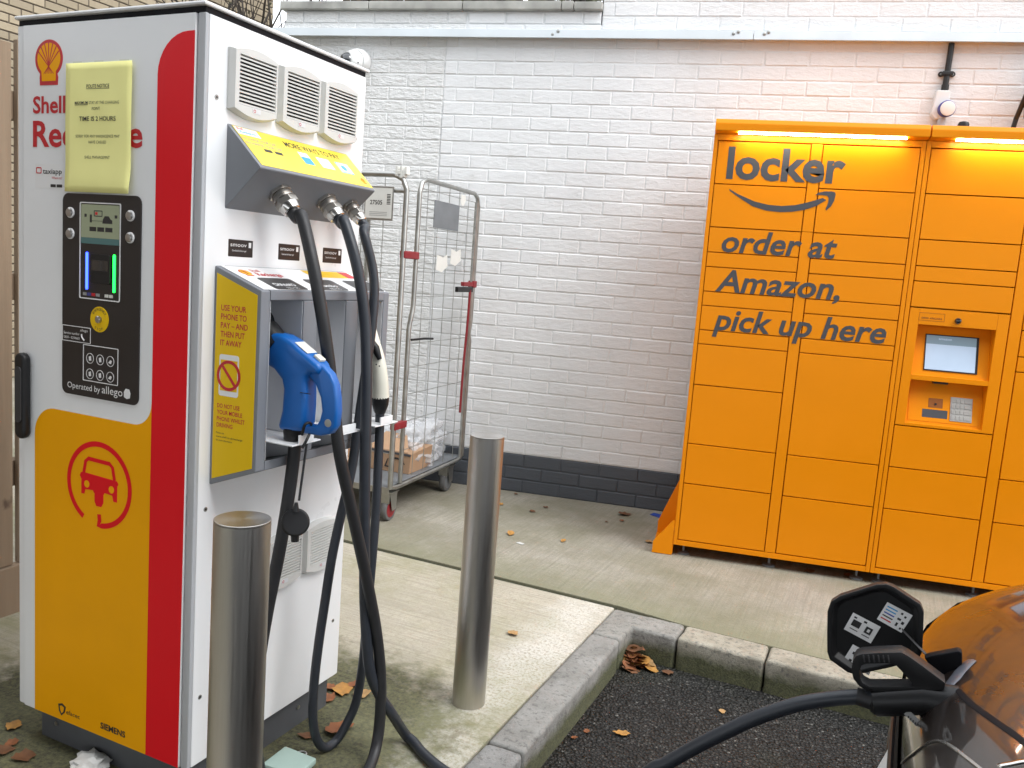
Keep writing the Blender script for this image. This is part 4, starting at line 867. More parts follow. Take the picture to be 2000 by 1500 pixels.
# ================================================================== parcel lockers
LY = 4.12
def lk(px, py, dy=0): q_ = onplane(px, py, Vector((0,LY+dy,0)), Vector((0,1,0))); return q_.x, q_.z
zA_ = lambda x, y: (1340+x/3, 220+y/3); zB_ = lambda x, y: (1250+x*.38660, 600+y*.38667)
R_MAIN = [1.987,1.793,1.596,1.480,1.412,1.297,1.230,1.115,1.048]
C1 = R_MAIN+[.853,.565,.368,.084]; C2 = R_MAIN+[.565,.367,.084]; C3 = [1.987,1.793,1.595,1.479,1.412,1.297]; C3L = [.760,.565,.368,.084]
def locker(x0, label, console):
    L = empty('parcel_locker', (x0, LY, 0), label=label, cat='locker', group='orange parcel lockers')
    OP = M['orange_paint']; wd = .905; g_ = .0035
    bd = MB().box((0,.092 if console else .026,.056), (wd,.62,2.018)); bd.build('carcass', OP, L, bevel=.002)
    MB().box((.0,.0,.056), (.018,.0255,2.0175)).build('frame_stile', OP, L, bevel=.0015); MB().box((wd-.018,0,.056), (wd,.0255,2.0175)).build('frame_stile', OP, L, bevel=.0015)
    MB().box((.0182,0.0005,.056), (wd-.0182,.0255,.0815)).build('frame_rail', OP, L, bevel=.0015); MB().box((.0182,.0005,1.9905), (wd-.0182,.0255,2.0175)).build('frame_rail', OP, L, bevel=.0015)
    MB().box((.431,.0008,.084), (.478,.0255,1.597)).build('lock_column', OP, L, bevel=.0015); MB().box((.431,.0008,1.5985), (.478,.0255,1.988)).build('lock_column', OP, L, bevel=.0015)
    for (xa, xb, rows) in ((.0205,.4275,C3 if console else C1), (.4815,.8845,C2))+(((.0205,.4275,C3L),) if console else ()):
        for i in range(len(rows)-1):
            zc_ = (rows[i]+rows[i+1])/2; dr = MB().box((-(xb-xa)/2+g_*.3, 0, rows[i+1]+g_*.6-zc_), ((xb-xa)/2-g_*.3, .024, rows[i]-g_*.6-zc_)).build('locker_door', OP, L, bevel=.0022, loc=((xa+xb)/2, random.uniform(0,.0007), zc_))
            dr.rotation_euler = (random.uniform(-.002,.002), 0, random.uniform(-.0018,.0018))
    # canopy with the light under its lip
    prof = [(.63,2.0185),(-.030,2.0185),(-.062,2.024),(-.062,2.056),(-.052,2.076),(.63,2.084)]
    cn = MB().prism([(.001,y,z) for y, z in prof], (wd-.002,0,0)).build('canopy', OP, L, bevel=.003)
    MB().box((.105,-.056,2.0145), (.815,-.036,2.0200)).build('light_strip', M['light_strip'], cn)
    for fx in (.05,.46,.86):
        for fy in (.06,.55):
            ft = MB().lathe([(.030,.0),(.030,.008),(.012,.012),(.006,.014),(.006,.056)], (fx,fy,0), (0,0,1), 16).build('levelling_foot', M['deck_grey'], L, smooth=True)
    if console:
        for (xa, xb, za, zb) in ((.0215,.062,.763,1.2935),(.380,.4265,.763,1.2935),(.0622,.3798,1.2225,1.2935),(.0622,.3798,.9735,.9965),(.0622,.3798,.763,.7765)):
            MB().box((xa,0,za), (xb,.0235,zb)).build('console_frame', OP, L, bevel=.0012)
        for i, (za, zb, dp) in enumerate(((.9967,1.2223,.075),(.7767,.9733,.070))):
            rc = MB().prism([(.0624,.012,za),(.0624,dp,zb-.002),(.0624,dp+.004,zb-.002),(.0624,.02,za)], (.3172,0,0)).build('console_panel', OP, L)
            MB().box((.0624,.0245,zb-.0018), (.3796,dp+.004,zb)).build('recess_ceiling', OP, rc)
            for xx in (.0605,.3798): MB().box((xx,.0238,za), (xx+.0018,dp+.004,zb)).build('recess_cheek', OP, rc)
            o_ = Vector((.0624,.012,za)); ey_ = Vector((0,dp-.012,zb-.002-za)).normalized(); P_ = Plane(o_, (1,0,0), ey_)
            def hit(px, py):
                w_ = onplane(px, py, Vector((x0,LY,0))+o_, P_.n)-Vector((x0,LY,0))-o_; return w_.x, w_.dot(ey_)
            if i == 0:
                cor = [hit(*zB_(*c_)) for c_ in ((1430,318),(1702,340),(1713,155),(1443,135))]
                xs0 = (cor[0][0]+cor[3][0])/2; xs1 = (cor[1][0]+cor[2][0])/2; ys0 = (cor[0][1]+cor[1][1])/2; ys1 = (cor[2][1]+cor[3][1])/2
                patch('screen_bezel', P_, [(xs0,ys0),(xs1,ys0),(xs1,ys1),(xs0,ys1)], 0, .004, M['panel_black'], L)
                patch('screen', P_, [(xs0+.004,ys0+.005),(xs1-.010,ys0+.005),(xs1-.010,ys1-.045),(xs0+.004,ys1-.045)], .004, .0045, M['screen_glass'], L)
                patch('screen_banner', P_, [(xs0+.004,ys1-.0448),(xs1-.010,ys1-.0448),(xs1-.010,ys1-.005),(xs0+.004,ys1-.005)], .004, .0045, M['screen_header'], L)
                text(P_, 'amazon', xs0+.055, ys1-.024, .010, M['screen_glass'], L, width=.055, bold=.02, h=.0049)
            else:
                pr = [(.012,.012),(.305,.012),(.305,.175),(.012,.175)]; patch('keypad_plate', P_, pr, 0, .002, OP, L, bevel=.0008)
                kx0, ky0 = hit(*zB_(1562,575)); kx1, ky1 = hit(*zB_(1680,465))
                patch('keypad', P_, [(kx0,ky0),(kx1,ky0),(kx1,ky1),(kx0,ky1)], .002, .005, M['keypad'], L, bevel=.001)
                for r_ in range(4):
                    for c_ in range(4):
                        fx = kx0+(kx1-kx0)*(.06+.19*c_); wx = (kx1-kx0)*(.14 if c_ < 3 else .33); fy = ky0+(ky1-ky0)*(.07+.235*r_)
                        patch('key', P_, rrect(fx,fy,fx+wx,fy+(ky1-ky0)*.15,.0015,2), .005, .0075, M['keypad'], L, bevel=.0007)
                cx0, cy0 = hit(*zB_(1455,505)); cx1, cy1 = hit(*zB_(1530,465)); patch('scanner_window', P_, [(cx0,cy0),(cx1,cy0),(cx1,cy1),(cx0,cy1)], .002, .0032, M['orange_dark'], L)
                MB().lathe([(.005,0),(.005,.003)], P_.p((cx0+cx1)/2,(cy0+cy1)/2-.005,.003), P_.n, 14).build('scanner_lens', M['panel_black'], L)
                sx0, sy0 = hit(*zB_(1423,553)); sx1, sy1 = hit(*zB_(1553,525)); patch('info_label', P_, [(sx0,sy0),(sx1,sy0),(sx1,sy1),(sx0,sy1)], .002, .0027, M['locker_print'], L)
                MB().box((.165,.030,.962), (.225,.062,.9705)).build('receipt_slot', M['panel_black'], L)
        CP = Plane((0,0,0), (1,0,0), (0,0,1))
        a_ = lk(*zB_(1413,25)); b_ = lk(*zB_(1537,75)); ring('phone_label', CP, rrect(a_[0]-x0,b_[1],b_[0]-x0,a_[1],.002), rrect(a_[0]-x0+.0015,b_[1]+.0015,b_[0]-x0-.0015,a_[1]-.0015,.001), 0, .0006, M['orange_dark'], L)
        text(CP, '0800 4962455', (a_[0]+b_[0])/2-x0, b_[1]+.008, .008, M['orange_dark'], L, align='C', width=.085, bold=.02)
        c_ = lk(*zB_(1607,70)); MB().lathe([(.014,0),(.014,.005),(.010,.011),(.004,.013)], (c_[0]-x0,-.0005,c_[1]), (0,-1,0), 24).build('camera_dome', M['smoked_glass'], L, smooth=True)
    return L
L1 = locker(-.101, 'orange parcel locker with large dark grey lettering beside the white wall', False)
L2 = locker(.8065, 'orange parcel locker with the touch screen and keypad', True)
L3 = locker(1.714, 'orange parcel locker at the far end of the row past the touch screen', False)
LP = Plane((.101,-.0,0), (1,0,0), (0,0,1)); LM = M['locker_print']
text(LP, 'locker', -.031, 1.823, .134, LM, L1, width=.514, bold=.03)
text(LP, 'order at', -.018, 1.487, .097, LM, L1, width=.507, bold=.02, shear=.2)
text(LP, 'Amazon,', -.027, 1.303, .098, LM, L1, width=.552, bold=.02, shear=.2)
text(LP, 'pick up here', -.020, 1.123, .097, LM, L1, width=.762, bold=.02, shear=.2)
sm = [(252,446),(300,475),(400,520),(480,540),(560,547),(640,542),(720,524),(800,500),(822,512),(760,548),(690,570),(620,581),(550,583),(470,574),(390,549),(310,498),(258,460)]
patch('arrow_emblem', LP, [lk(*zA_(*p_)) for p_ in sm], .0003, .0009, LM, L1)
hd = [(757,482),(775,470),(810,462),(850,461),(872,466),(876,480),(868,515),(850,548),(822,573),(817,567),(832,530),(836,500),(826,487),(800,483)]
patch('arrow_emblem', LP, [lk(*zA_(*p_)) for p_ in hd], .0003, .0009, LM, L1)
# floor bracket on the locker's left side
bk = MB(); bk.prism([(-.003,0,.003),(-.003,0,.175),(-.012,0,.175),(-.098,0,.06),(-.098,0,.003)], (0,.004,0)).build('bracket_gusset', M['orange_paint'], L1)
MB().prism([(-.003,.34,.003),(-.003,.34,.30),(-.010,.34,.30),(-.098,.34,.07),(-.098,.34,.003)], (0,.004,0)).build('bracket_gusset', M['orange_paint'], L1)
MB().box((-.100,.0045,.001), (-.003,.3395,.007)).build('bracket_plate', M['orange_paint'], L1)
MB().box((-.003,.0045,.0072), (-.0005,.3395,.12)).build('bracket_plate', M['orange_paint'], L1)
for yy in (.09, .24):
    bt = MB().lathe([(.016,0),(.016,.003),(.009,.0032),(.009,.012),(.005,.0125),(.005,.026)], (-.06,yy,.0072), (0,0,1), 12).build('anchor_bolt', M['galv'], L1, smooth=True)
q_ = onplane(1882, 243, Vector((0,4.30,0)), Vector((0,1,0)))
an = MB().lathe([(.024,0),(.024,.045),(.020,.055),(.010,.058)], seg=24).build('antenna', M['plastic_black'], smooth=True, loc=(q_.x,4.30,2.080)); tag(an, 'small black cylindrical antenna standing on the locker canopy', 'antenna')
# ================================================================== roll cage
CA = math.atan2(-.114,.993); CO = Vector((-1.515,3.965,0)); cn_ = Vector((math.cos(CA), math.sin(CA), 0)); cd_ = Vector((-math.sin(CA), math.cos(CA), 0))
rc = empty('roll_cage', CO, rz=CA, label='galvanised wire roll cage trolley parked against the white wall', cat='trolley')
def cg(px, py, y=None, x=None):
    w_ = onplane(px, py, CO+cd_*y, cd_) if y is not None else onplane(px, py, CO+cn_*x, cn_); w_ = w_-CO
    return Vector((w_.dot(cn_), w_.dot(cd_), w_.z))
def uframe(P0, P1, z0, z1, r=.0135, rad=.07, kink=None):
    """inverted U of tube between two feet"""
    P0, P1 = Vector(P0), Vector(P1); d = (P1-P0).normalized(); pts = [P0+Z*z0]
    if kink: pts += [P0+Z*(kink-.07), P0+Z*(kink-.045)+d*.004, P0+Z*(kink+.03)+d*.03-d*.0, P0+Z*(kink+.06)+d*.035]
    b0 = P0+(d*.035 if kink else d*0)
    pts += [b0+Z*(z1-rad), b0+Z*(z1-rad*.3)+d*rad*.3, b0+Z*z1+d*rad, P1+Z*z1-d*rad, P1+Z*(z1-rad*.3)-d*rad*.3, P1+Z*(z1-rad)]
    if kink: pts += [P1+Z*(kink+.06-.10), P1+Z*(kink-.12)-d*.018, P1+Z*(kink-.16)]
    pts += [P1+Z*z0]
    return MB().tube(pts, r, 12)
uframe((0,-.03,0), (-.72,-.03,0), .19, 1.745).build('front_frame', M['galv'], rc, smooth=True)
uframe((0,.075,0), (0,.87,0), .20, 1.748, kink=1.06, r=.012).build('side_frame', M['galv'], rc, smooth=True)
MB().tube([(0,.845,.2),(0,.845,1.70)], .012, 10).build('corner_post', M['galv'], rc, smooth=True)
uframe((-.72,.03,0), (-.72,.87,0), .20, 1.745).build('side_frame', M['galv'], rc, smooth=True)
def wire(a_, b_, r=.0019): MB().tube([a_, b_], r, 6, caps=False).build('wire', M['galv'], rc, smooth=True)
zs_hi = [1.70-.046*k for k in range(10)]; zs_lo = [1.16,1.04,.92,.80,.66,.52,.37]
for z in zs_hi+zs_lo: wire((0,.105 if z > 1.06 else .075,z), (0,.865,z)); 
for y in (.20,.33,.46,.59,.72): wire((0.003,y,.215), (0.003,y,1.745))
for z in (1.70,1.66,1.50,1.40,1.27,1.16,1.04,.92,.80,.66,.52,.37): wire((-.72,-.03,z), (0,-.03,z))
for x in (-.12,-.24,-.36,-.48,-.60): wire((x,-.027,.215), (x,-.027,1.745))
for z in zs_hi+zs_lo: wire((-.72,.03,z), (-.72,.865,z))
for y in (.17,.31,.45,.59,.73): wire((-.717,y,.215), (-.717,y,1.745))
MB().tube([(-.72,-.03,1.67),(0,-.03,1.67)], .009, 10).build('cross_bar', M['galv'], rc, smooth=True)
# deck with rim and casters
MB().box((-.735,-.035,.190), (-.013,.885,.197)).build('deck', M['deck_grey'], rc, bevel=.002)
MB().tube([(-.02,-.025,.188),(.004,.03,.186),(.004,.80,.186),(-.004,.868,.20),(-.003,.872,.27)], .011, 10).build('deck_rim', M['galv'], rc, smooth=True)
MB().box((-.735,-.045,.165), (.0,-.0355,.197)).build('deck_rim', M['galv'], rc, bevel=.002); MB().box((-.735,.886,.165), (-.01,.893,.197)).build('deck_rim', M['galv'], rc, bevel=.002)
for (x, y) in ((-.045,.03),(-.045,.74),(-.67,.03),(-.67,.74)):
    fk = MB().box((x-.045,y-.035,.158), (x+.045,y+.045,.164)); fk.prism([(x-.032,y-.03,.158),(x-.032,y+.05,.158),(x-.032,y+.045,.062),(x-.032,y+.005,.055)], (.003,0,0)); fk.prism([(x+.029,y-.03,.158),(x+.029,y+.05,.158),(x+.029,y+.045,.062),(x+.029,y+.005,.055)], (.003,0,0)); fk.box((x-.0288,y-.030,.10), (x+.0288,y-.026,.158))
    c_ = fk.build('caster_fork', M['galv'], rc, bevel=.0015)
    MB().lathe([(.045,-.016),(.058,-.016),(.062,-.010),(.062,.010),(.058,.016),(.045,.016)], (x,y+.018,.062), (1,0,0), 32).build('caster_wheel', M['caster_rubber'], c_, smooth=True)
    MB().lathe([(.030,-.0185),(.044,-.0165),(.044,.0165),(.030,.0185)], (x,y+.018,.062), (1,0,0), 24).build('wheel_hub', M['red_plastic'] if y < .1 else M['deck_grey'], c_, smooth=True)
for z, y0, y1 in ((1.366,-.052,.125),(.511,-.052,.095)): MB().box((-.016,y0+.012,z-.020), (.016,y1-.006,z+.018)).build('clip', M['red_plastic'], rc, bevel=.006)
MB().box((-.02,.835,1.212), (.018,.888,1.252)).build('clip', M['red_plastic'], rc, bevel=.006)
MB().box((-.004,.62,1.185), (.016,.84,1.215)).build('strap_buckle', M['plastic_black'], rc, bevel=.004)
MB().box((-.006,.70,1.219), (.016,.835,1.243)).build('strap', M['red_plastic'], rc, bevel=.003)
MB().tube(smooth_path([(.012,.80,1.20),(.014,.79,1.0),(.012,.775,.75),(.014,.765,.48)],5), .0075, 8).build('strap', M['red_plastic'], rc, smooth=True)
MB().tube([(.0,.11,.94),(.03,.20,.945),(.03,.30,.94)], .006, 8).build('cable_tie', M['plastic_black'], rc, smooth=True)
a_, b_ = cg(716,363,y=-.035), cg(768,432,y=-.035); FPn = Plane((0,-.045,0), (1,0,0), (0,0,1))
lb = patch('label_holder', FPn, [(a_.x,b_.z),(b_.x,b_.z),(b_.x,a_.z),(a_.x,a_.z)], -.004, .002, M['galv'], rc, bevel=.001)
patch('label_card', FPn, [(a_.x+.006,b_.z+.010),(b_.x-.006,b_.z+.010),(b_.x-.006,a_.z-.008),(a_.x+.006,a_.z-.008)], .002, .0026, M['label_white'], rc)
xm = (a_.x+b_.x)/2; text(FPn, '27505', xm-.014, (a_.z+b_.z)/2-.006, .020, M['print_black'], rc, align='C', width=.068, bold=.02, h=.003)
for k in range(7): patch('barcode', FPn, [(b_.x-.034,b_.z+.078+k*.0075),(b_.x-.014,b_.z+.078+k*.0075),(b_.x-.014,b_.z+.082+k*.0075),(b_.x-.034,b_.z+.082+k*.0075)], .0026, .003, M['print_black'], rc)
for k in range(3): patch('print_line', FPn, [(a_.x+.03,b_.z+.022+k*.008),(b_.x-.03,b_.z+.022+k*.008),(b_.x-.03,b_.z+.0245+k*.008),(a_.x+.03,b_.z+.0245+k*.008)], .0026, .003, M['print_grey'], rc)
text(FPn, 'if found return to', xm, a_.z-.022, .008, M['print_black'], rc, align='C', width=.10, h=.003) if False else None
a_, b_ = cg(848,390,x=.004), cg(893,452,x=.004); SPn = Plane((.006,0,0), (0,1,0), (0,0,1))
patch('label_holder', SPn, [(a_.y,b_.z),(b_.y,b_.z),(b_.y,a_.z),(a_.y,a_.z)], 0, .004, M['deck_grey'], rc, bevel=.001)
for (x0, y0, x1, y1) in ((852,495,872,528),(880,484,898,516),(900,375,908,400)):
    a_, b_ = cg(x0,y0,x=.006), cg(x1,y1,x=.006); m_ = (a_.y+b_.y)/2
    patch('paper_scrap', SPn, [(a_.y,b_.z),(m_,b_.z-.012),(b_.y,b_.z+.02),(b_.y-.01,a_.z),(m_+.01,a_.z-.018),(a_.y+.005,a_.z-.006)], .003, .004, M['label_white'], rc)
mb = MB(); 
for k in range(5): mb.box((-.06+k*.012,-.046,1.735+.01*math.sin(k*2)), (-.045+k*.012,-.01,1.775+.01*math.cos(k*3)))
mb.build('paper_scrap', M['label_white'], rc, bevel=.004)
# cardboard boxes and film lying on the deck
a_ = cg(745,877,y=.26); b_ = cg(832,877,y=.26); b_.x = min(b_.x, -.035)
bx = empty('cardboard_box', CO+cn_*((a_.x+b_.x)/2)+cd_*.375+Z*.198, rz=CA, label='brown cardboard box with a dark printed arrow lying on the cage deck', cat='box', group='cardboard on the roll cage')
wb = b_.x-a_.x; hb_ = min(.12, max(.07, a_.z-.198)); x0 = -wb/2-.10; x1 = wb/2
cbx = MB().add([(x0,-.11,0),(x1-.012,-.11,.0),(x1-.012,.15,0),(x0,.15,0),(x0,-.115,hb_),(x1,-.115,hb_-.004),(x1,.15,hb_+.006),(x0,.15,hb_)], FB).build('carton', M['cardboard'], bx, bevel=.002)
MB().add([(x0+.01,-.112,hb_+.001),(x1-.02,-.112,hb_-.001),(x1-.10,.02,hb_+.065),(x0+.05,.02,hb_+.07),(x0+.01,-.110,hb_+.004),(x1-.02,-.110,hb_+.002),(x1-.10,.022,hb_+.068),(x0+.05,.022,hb_+.073)], FB).build('flap', M['cardboard'], bx)
MB().add([(x0,-.117,hb_-.014),(x1-.003,-.117,hb_-.018),(x1-.003,-.1155,hb_-.018),(x0,-.1155,hb_-.014),(x0,-.117,hb_-.001),(x1-.003,-.117,hb_-.006),(x1-.003,-.1155,hb_-.006),(x0,-.1155,hb_-.001)], FB).build('tape', M['locker_print'], bx)
BP = Plane((0,-.1165,0), (1,0,0), (0,0,1)); sc = wb/.30
def arrow_pts(cx, cz, s): return [(cx+s*x, cz+s*z) for x, z in ((-.02,.03),(.02,.045),(.06,.045),(.095,.03),(.125,.0),(.118,-.004),(.09,.018),(.058,.031),(.02,.030),(-.012,.018))]
patch('arrow_print', BP, arrow_pts(x1-.20*sc, hb_*.45, sc*1.15), 0, .0008, M['print_black'], bx); patch('arrow_print', BP, [(x1-.225*sc,hb_*.62),(x1-.232*sc,hb_*.62),(x1-.262*sc,hb_*.22),(x1-.215*sc,hb_*.20),(x1-.215*sc,hb_*.27),(x1-.243*sc,hb_*.28)], 0, .0008, M['print_black'], bx)
b2 = empty('cardboard_box', CO+cn_*(-.46)+cd_*.08+Z*.198, rz=CA+.3, label='torn brown cardboard sheet leaning at the cage front edge', cat='box', group='cardboard on the roll cage')
MB().add([(-.12,-.02,.001),(.10,-.04,.001),(.11,.10,.05),(-.10,.12,.09),(-.12,-.016,.004),(.10,-.036,.004),(.11,.104,.054),(-.10,.124,.094)], FB).build('panel', M['cardboard'], b2)
MB().add([(-.10,.13,.001),(.12,.11,.001),(.10,.14,.17),(-.06,.16,.20),(-.10,.134,.001),(.12,.114,.001),(.10,.144,.17),(-.06,.164,.20)], FB).build('panel', M['cardboard_edge'], b2)
fm = bpy.data.meshes.new('film'); bm = bmesh.new(); bmesh.ops.create_icosphere(bm, subdivisions=5, radius=1)
for v in bm.verts:
    n_ = noise.fractal(v.co*1.6, 1, 2, 5)*.45+abs(noise.noise(v.co*5))*.22; v.co = Vector((v.co.x*.17, v.co.y*.27, v.co.z*.14))*(1+n_)
    if v.co.z < -.085: v.co.z = -.085
bm.to_mesh(fm); bm.free(); fm.polygons.foreach_set('use_smooth', [True]*len(fm.polygons)); fm.materials.append(M['clear_film'])
fo = bpy.data.objects.new('plastic_film', fm); COL.objects.link(fo); fo.location = CO+cn_*(-.20)+cd_*.60+Z*.285; tag(fo, 'crumpled clear plastic film lying on the roll cage deck', 'plastic film')

# ================================================================== parked car (local: x backward from the nose, y to its right, z above the asphalt)
CR = .0; KA = A*math.cos(CR)+B*math.sin(CR); KB = B*math.cos(CR)-A*math.sin(CR)
CN = ab(.085, 1.63, -.12)
car = empty('parked_car', CN, rz=YC+CR, label='glossy black electric car with open charging flap, plugged in', cat='car')
def carl(P): w_ = Vector(P)-CN; return Vector((w_.dot(KA), w_.dot(KB), w_.z))
ST = [(0,.40,.30,.64),(.015,.52,.25,.71),(.05,.62,.21,.762),(.11,.70,.19,.805),(.20,.765,.18,.850),(.36,.82,.18,.905),(.60,.85,.18,.965),(.95,.865,.18,1.035),(1.35,.868,.18,1.03),(2.2,.868,.18,1.03),(3.1,.868,.18,1.04),(3.6,.855,.19,1.05),(3.9,.80,.22,1.04),(4.03,.70,.28,.98),(4.075,.5,.34,.9)]
def sect(w_, zb, zt):
    h_ = zt-zb; half = [(0,zb),(.72*w_,zb),(.95*w_,zb+.07*h_),(w_,zb+.28*h_),(w_,zb+.55*h_),(.975*w_,zb+.78*h_),(.89*w_,zt-.085*h_-.01),(.70*w_,zt-.032),(.36*w_,zt-.008),(0,zt)]
    return half+[(-y,z) for y, z in reversed(half[1:-1])]
vs = []; fs = []; n_ = len(sect(1,0,1))
for s_, w_, zb, zt in ST: vs += [(s_, y, z) for y, z in sect(w_, zb, zt)]
for i in range(len(ST)-1):
    for k in range(n_): fs.append((i*n_+k, i*n_+(k+1) % n_, (i+1)*n_+(k+1) % n_, (i+1)*n_+k))
half = n_//2
for base, rev in ((0, False), ((len(ST)-1)*n_, True)):       # end caps as quads across
    for k in range(half):
        a_, b_, c_, d_ = base+k, base+k+1, base+(n_-k-1) % n_, base+(n_-k) % n_
        f_ = [a_, b_, c_, d_]; f_ = list(dict.fromkeys(f_))
        if len(f_) >= 3: fs.append(tuple(f_))
body = MB().add(vs, fs).build('body', M['car_paint'], car, smooth=True, angle=180, subsurf=2)
# cabin
CBN = [(.93,.74,1.0,.70,1.03),(1.30,.77,1.0,.64,1.28),(1.72,.78,1.0,.60,1.475),(2.3,.78,1.0,.585,1.555),(3.0,.77,1.0,.57,1.535),(3.55,.74,1.0,.55,1.46),(3.95,.70,1.0,.60,1.06)]
vs = []; fs = []
for s_, wb_, zb, wr, zt in CBN: vs += [(s_,wb_,zb),(s_,wr+.02,zt-.05),(s_,wr*.85,zt-.012),(s_,0,zt),(s_,-wr*.85,zt-.012),(s_,-wr-.02,zt-.05),(s_,-wb_,zb)]
for i in range(len(CBN)-1):
    for k in range(6): fs.append((i*7+k, i*7+k+1, (i+1)*7+k+1, (i+1)*7+k))
MB().add(vs, fs).build('windows', M['car_glass'], car, smooth=True, angle=40)
vs = []; fs = []
for s_, wb_, zb, wr, zt in CBN[2:6]: vs += [(s_,wr+.025,zt-.045),(s_,wr*.85,zt-.006),(s_,0,zt+.006),(s_,-wr*.85,zt-.006),(s_,-wr-.025,zt-.045)]
for i in range(3):
    for k in range(4): fs.append((i*5+k, i*5+k+1, (i+1)*5+k+1, (i+1)*5+k))
MB().add(vs, fs).build('roof', M['car_paint'], car, smooth=True, angle=60)
for s_ in (.74, 3.33):
    for sy in (-1, 1):
        MB().lathe([(.36,0),(.365,.008),(.36,.012)], (s_,sy*.864,.31), (0,sy,0), 40).build('wheel_arch', M['plastic_black'], car, smooth=True)
        wh = MB().lathe([(.20,0),(.29,.0),(.312,-.02),(.312,-.17),(.29,-.19),(.2,-.19)], (s_,sy*.885,.312), (0,sy,0), 40).build('wheel', M['tyre'], car, smooth=True)
        MB().lathe([(.205,-.02),(.205,.004),(.19,.004),(.17,-.015),(.05,-.012),(.03,.004)], (s_,sy*.885,.312), (0,sy,0), 30).build('rim', M['alloy'], wh, smooth=True)
for sy in (-1, 1): MB().box((1.18,sy*.87,1.02), (1.30,sy*1.02,1.16)).build('door_mirror', M['car_paint'], car, bevel=.035, seg=4)
bpy.context.view_layer.update()
dg = bpy.context.evaluated_depsgraph_get(); ev = body.evaluated_get(dg); me_ = ev.to_mesh()
bvh = BVHTree.FromPolygons([v.co.copy() for v in me_.vertices], [tuple(p_.vertices) for p_ in me_.polygons]); ev.to_mesh_clear()
def chit(px, py):
    d = ray(px, py); dl = Vector((d.dot(KA), d.dot(KB), d.z)).normalized(); r_ = bvh.ray_cast(carl(CAM), dl); return (r_[0], r_[1]) if r_[0] else None
def on_body(s_, t_, z_, dirv):
    r_ = bvh.ray_cast(Vector((s_,t_,z_)), Vector(dirv).normalized()); return (r_[0], r_[1]) if r_[0] else None
def body_strip(name, pts, wd, h, m, closed=False):
    """ribbon lying on the bodywork through pixel points"""
    H_ = [chit(*p_) for p_ in pts]; H_ = [x for x in H_ if x]
    if len(H_) < 2: print('strip missed', name); return
    P_ = smooth_path([x[0] for x in H_], 5); out = []
    for q_ in P_:
        l_, n2, _, _ = bvh.find_nearest(q_); out.append((l_, n2))
    mb = MB(); vs_ = []
    for i, (l_, n2) in enumerate(out):
        t_ = (out[min(i+1,len(out)-1)][0]-out[max(i-1,0)][0]).normalized(); sd = n2.cross(t_).normalized(); w2 = wd*(1 if 0 < i < len(out)-1 else .5)/2
        vs_ += [l_-sd*w2+n2*.0008, l_-sd*w2*.7+n2*h, l_+sd*w2*.7+n2*h, l_+sd*w2+n2*.0008]
    fs_ = [(i*4+k, i*4+k+1, i*4+k+5, i*4+k+4) for i in range(len(out)-1) for k in range(3)]
    return mb.add(vs_, fs_).build(name, m, car, smooth=True, angle=60)
zC = lambda x, y: (1700+x*.24671, 1130+y*.24667)
body_strip('bonnet_gap', [zC(*p_) for p_ in ((690,880),(760,960),(860,1040),(1000,1140),(1130,1230),(1230,1310),(1330,1400))], .011, .0010, M['gasket'])
body_strip('grille_trim', [zC(*p_) for p_ in ((800,650),(720,730),(640,830),(560,900),(480,985))], .028, .003, M['car_trim_silver'])
body_strip('bumper_trim', [zC(*p_) for p_ in ((250,1470),(340,1390),(440,1320),(540,1290),(640,1330),(760,1420),(860,1500),(960,1580))], .006, .003, M['chrome'])
body_strip('headlight_trim', [zC(*p_) for p_ in ((1010,1490),(1120,1470),(1230,1450),(1400,1440))], .009, .003, M['chrome'])
# charge port recess in the nose, badge rim
hp = chit(1848,1300)
# plug, traced on the plane of the bay's axis, real width
zP = lambda x, y: (1560+x*.28008, 1080+y*.28)
PO = ab(.05, PLUG_B, .55)
pe = empty('charging_plug', PO, rz=YC, label='black charging plug with loop handle pushed into the car nose', cat='plug')
def plugl(x, y): q_ = onplane(*zP(x, y), B*PLUG_B, B)-PO; return Vector((q_.dot(A), q_.dot(B), q_.z))
def plug_solid(name, outer, hole_, th, m, bevel):
    return solid_with_hole(name, [plugl(*p_) for p_ in outer], [plugl(*p_) for p_ in hole_], 0, th, m, pe, Vector((0,0,0)), bevel)
plug_solid('handle', [(372,790),(380,730),(402,695),(445,680),(560,672),(715,668),(760,690),(860,760),(1020,880),(1010,925),(800,935),(560,940),(480,935),(425,900),(385,850)], [(425,800),(440,760),(470,746),(630,742),(680,758),(712,790),(790,880),(800,905),(640,905),(495,905),(450,880),(430,845)], .036, M['plastic_black'], .006)
for k in range(6):
    a_, b_ = plugl(455+34*k, 678), plugl(462+34*k, 742); MB().tube([a_+Vector((0,-.0185,-.002)), a_*.5+b_*.5+Vector((0,-.0192,0)), b_+Vector((0,-.0185,.002))], .0016, 6).build('grip_rib', M['plastic_grip'], pe)
c0 = plugl(525,1030); c1 = plugl(960,1005)
MB().tube([c0+Vector((-.004,0,0)), c0, c0*.75+c1*.25, c0*.2+c1*.8, c1+Vector((.09,0,.006))], [.020,.0270,.0285,.0290,.0290], 28).build('barrel', M['plastic_black'], pe, smooth=True)
MB().lathe([(.0155,-.03),(.0175,-.005),(.0195,.004)], c0, (1,0,0), 20).build('cable_boot', M['rubber_black'], pe, smooth=True)
pc = plugl(795,1110); tg = patch('rating_tag', Plane(pc+Vector((0,-.024,0)), Vector((.8,0,-.6)), Vector((.6,0,.8))), [(-.014,-.006),(.014,-.006),(.014,.006),(-.014,.006)], 0, .0015, M['print_grey'], pe)
for k in range(5): MB().box(pc+Vector((-.008+k*.004,-.0262,-.001-k*.003)), pc+Vector((-.006+k*.004,-.0255,.003-k*.003))).build('tag_mark', M['print_black'], pe)
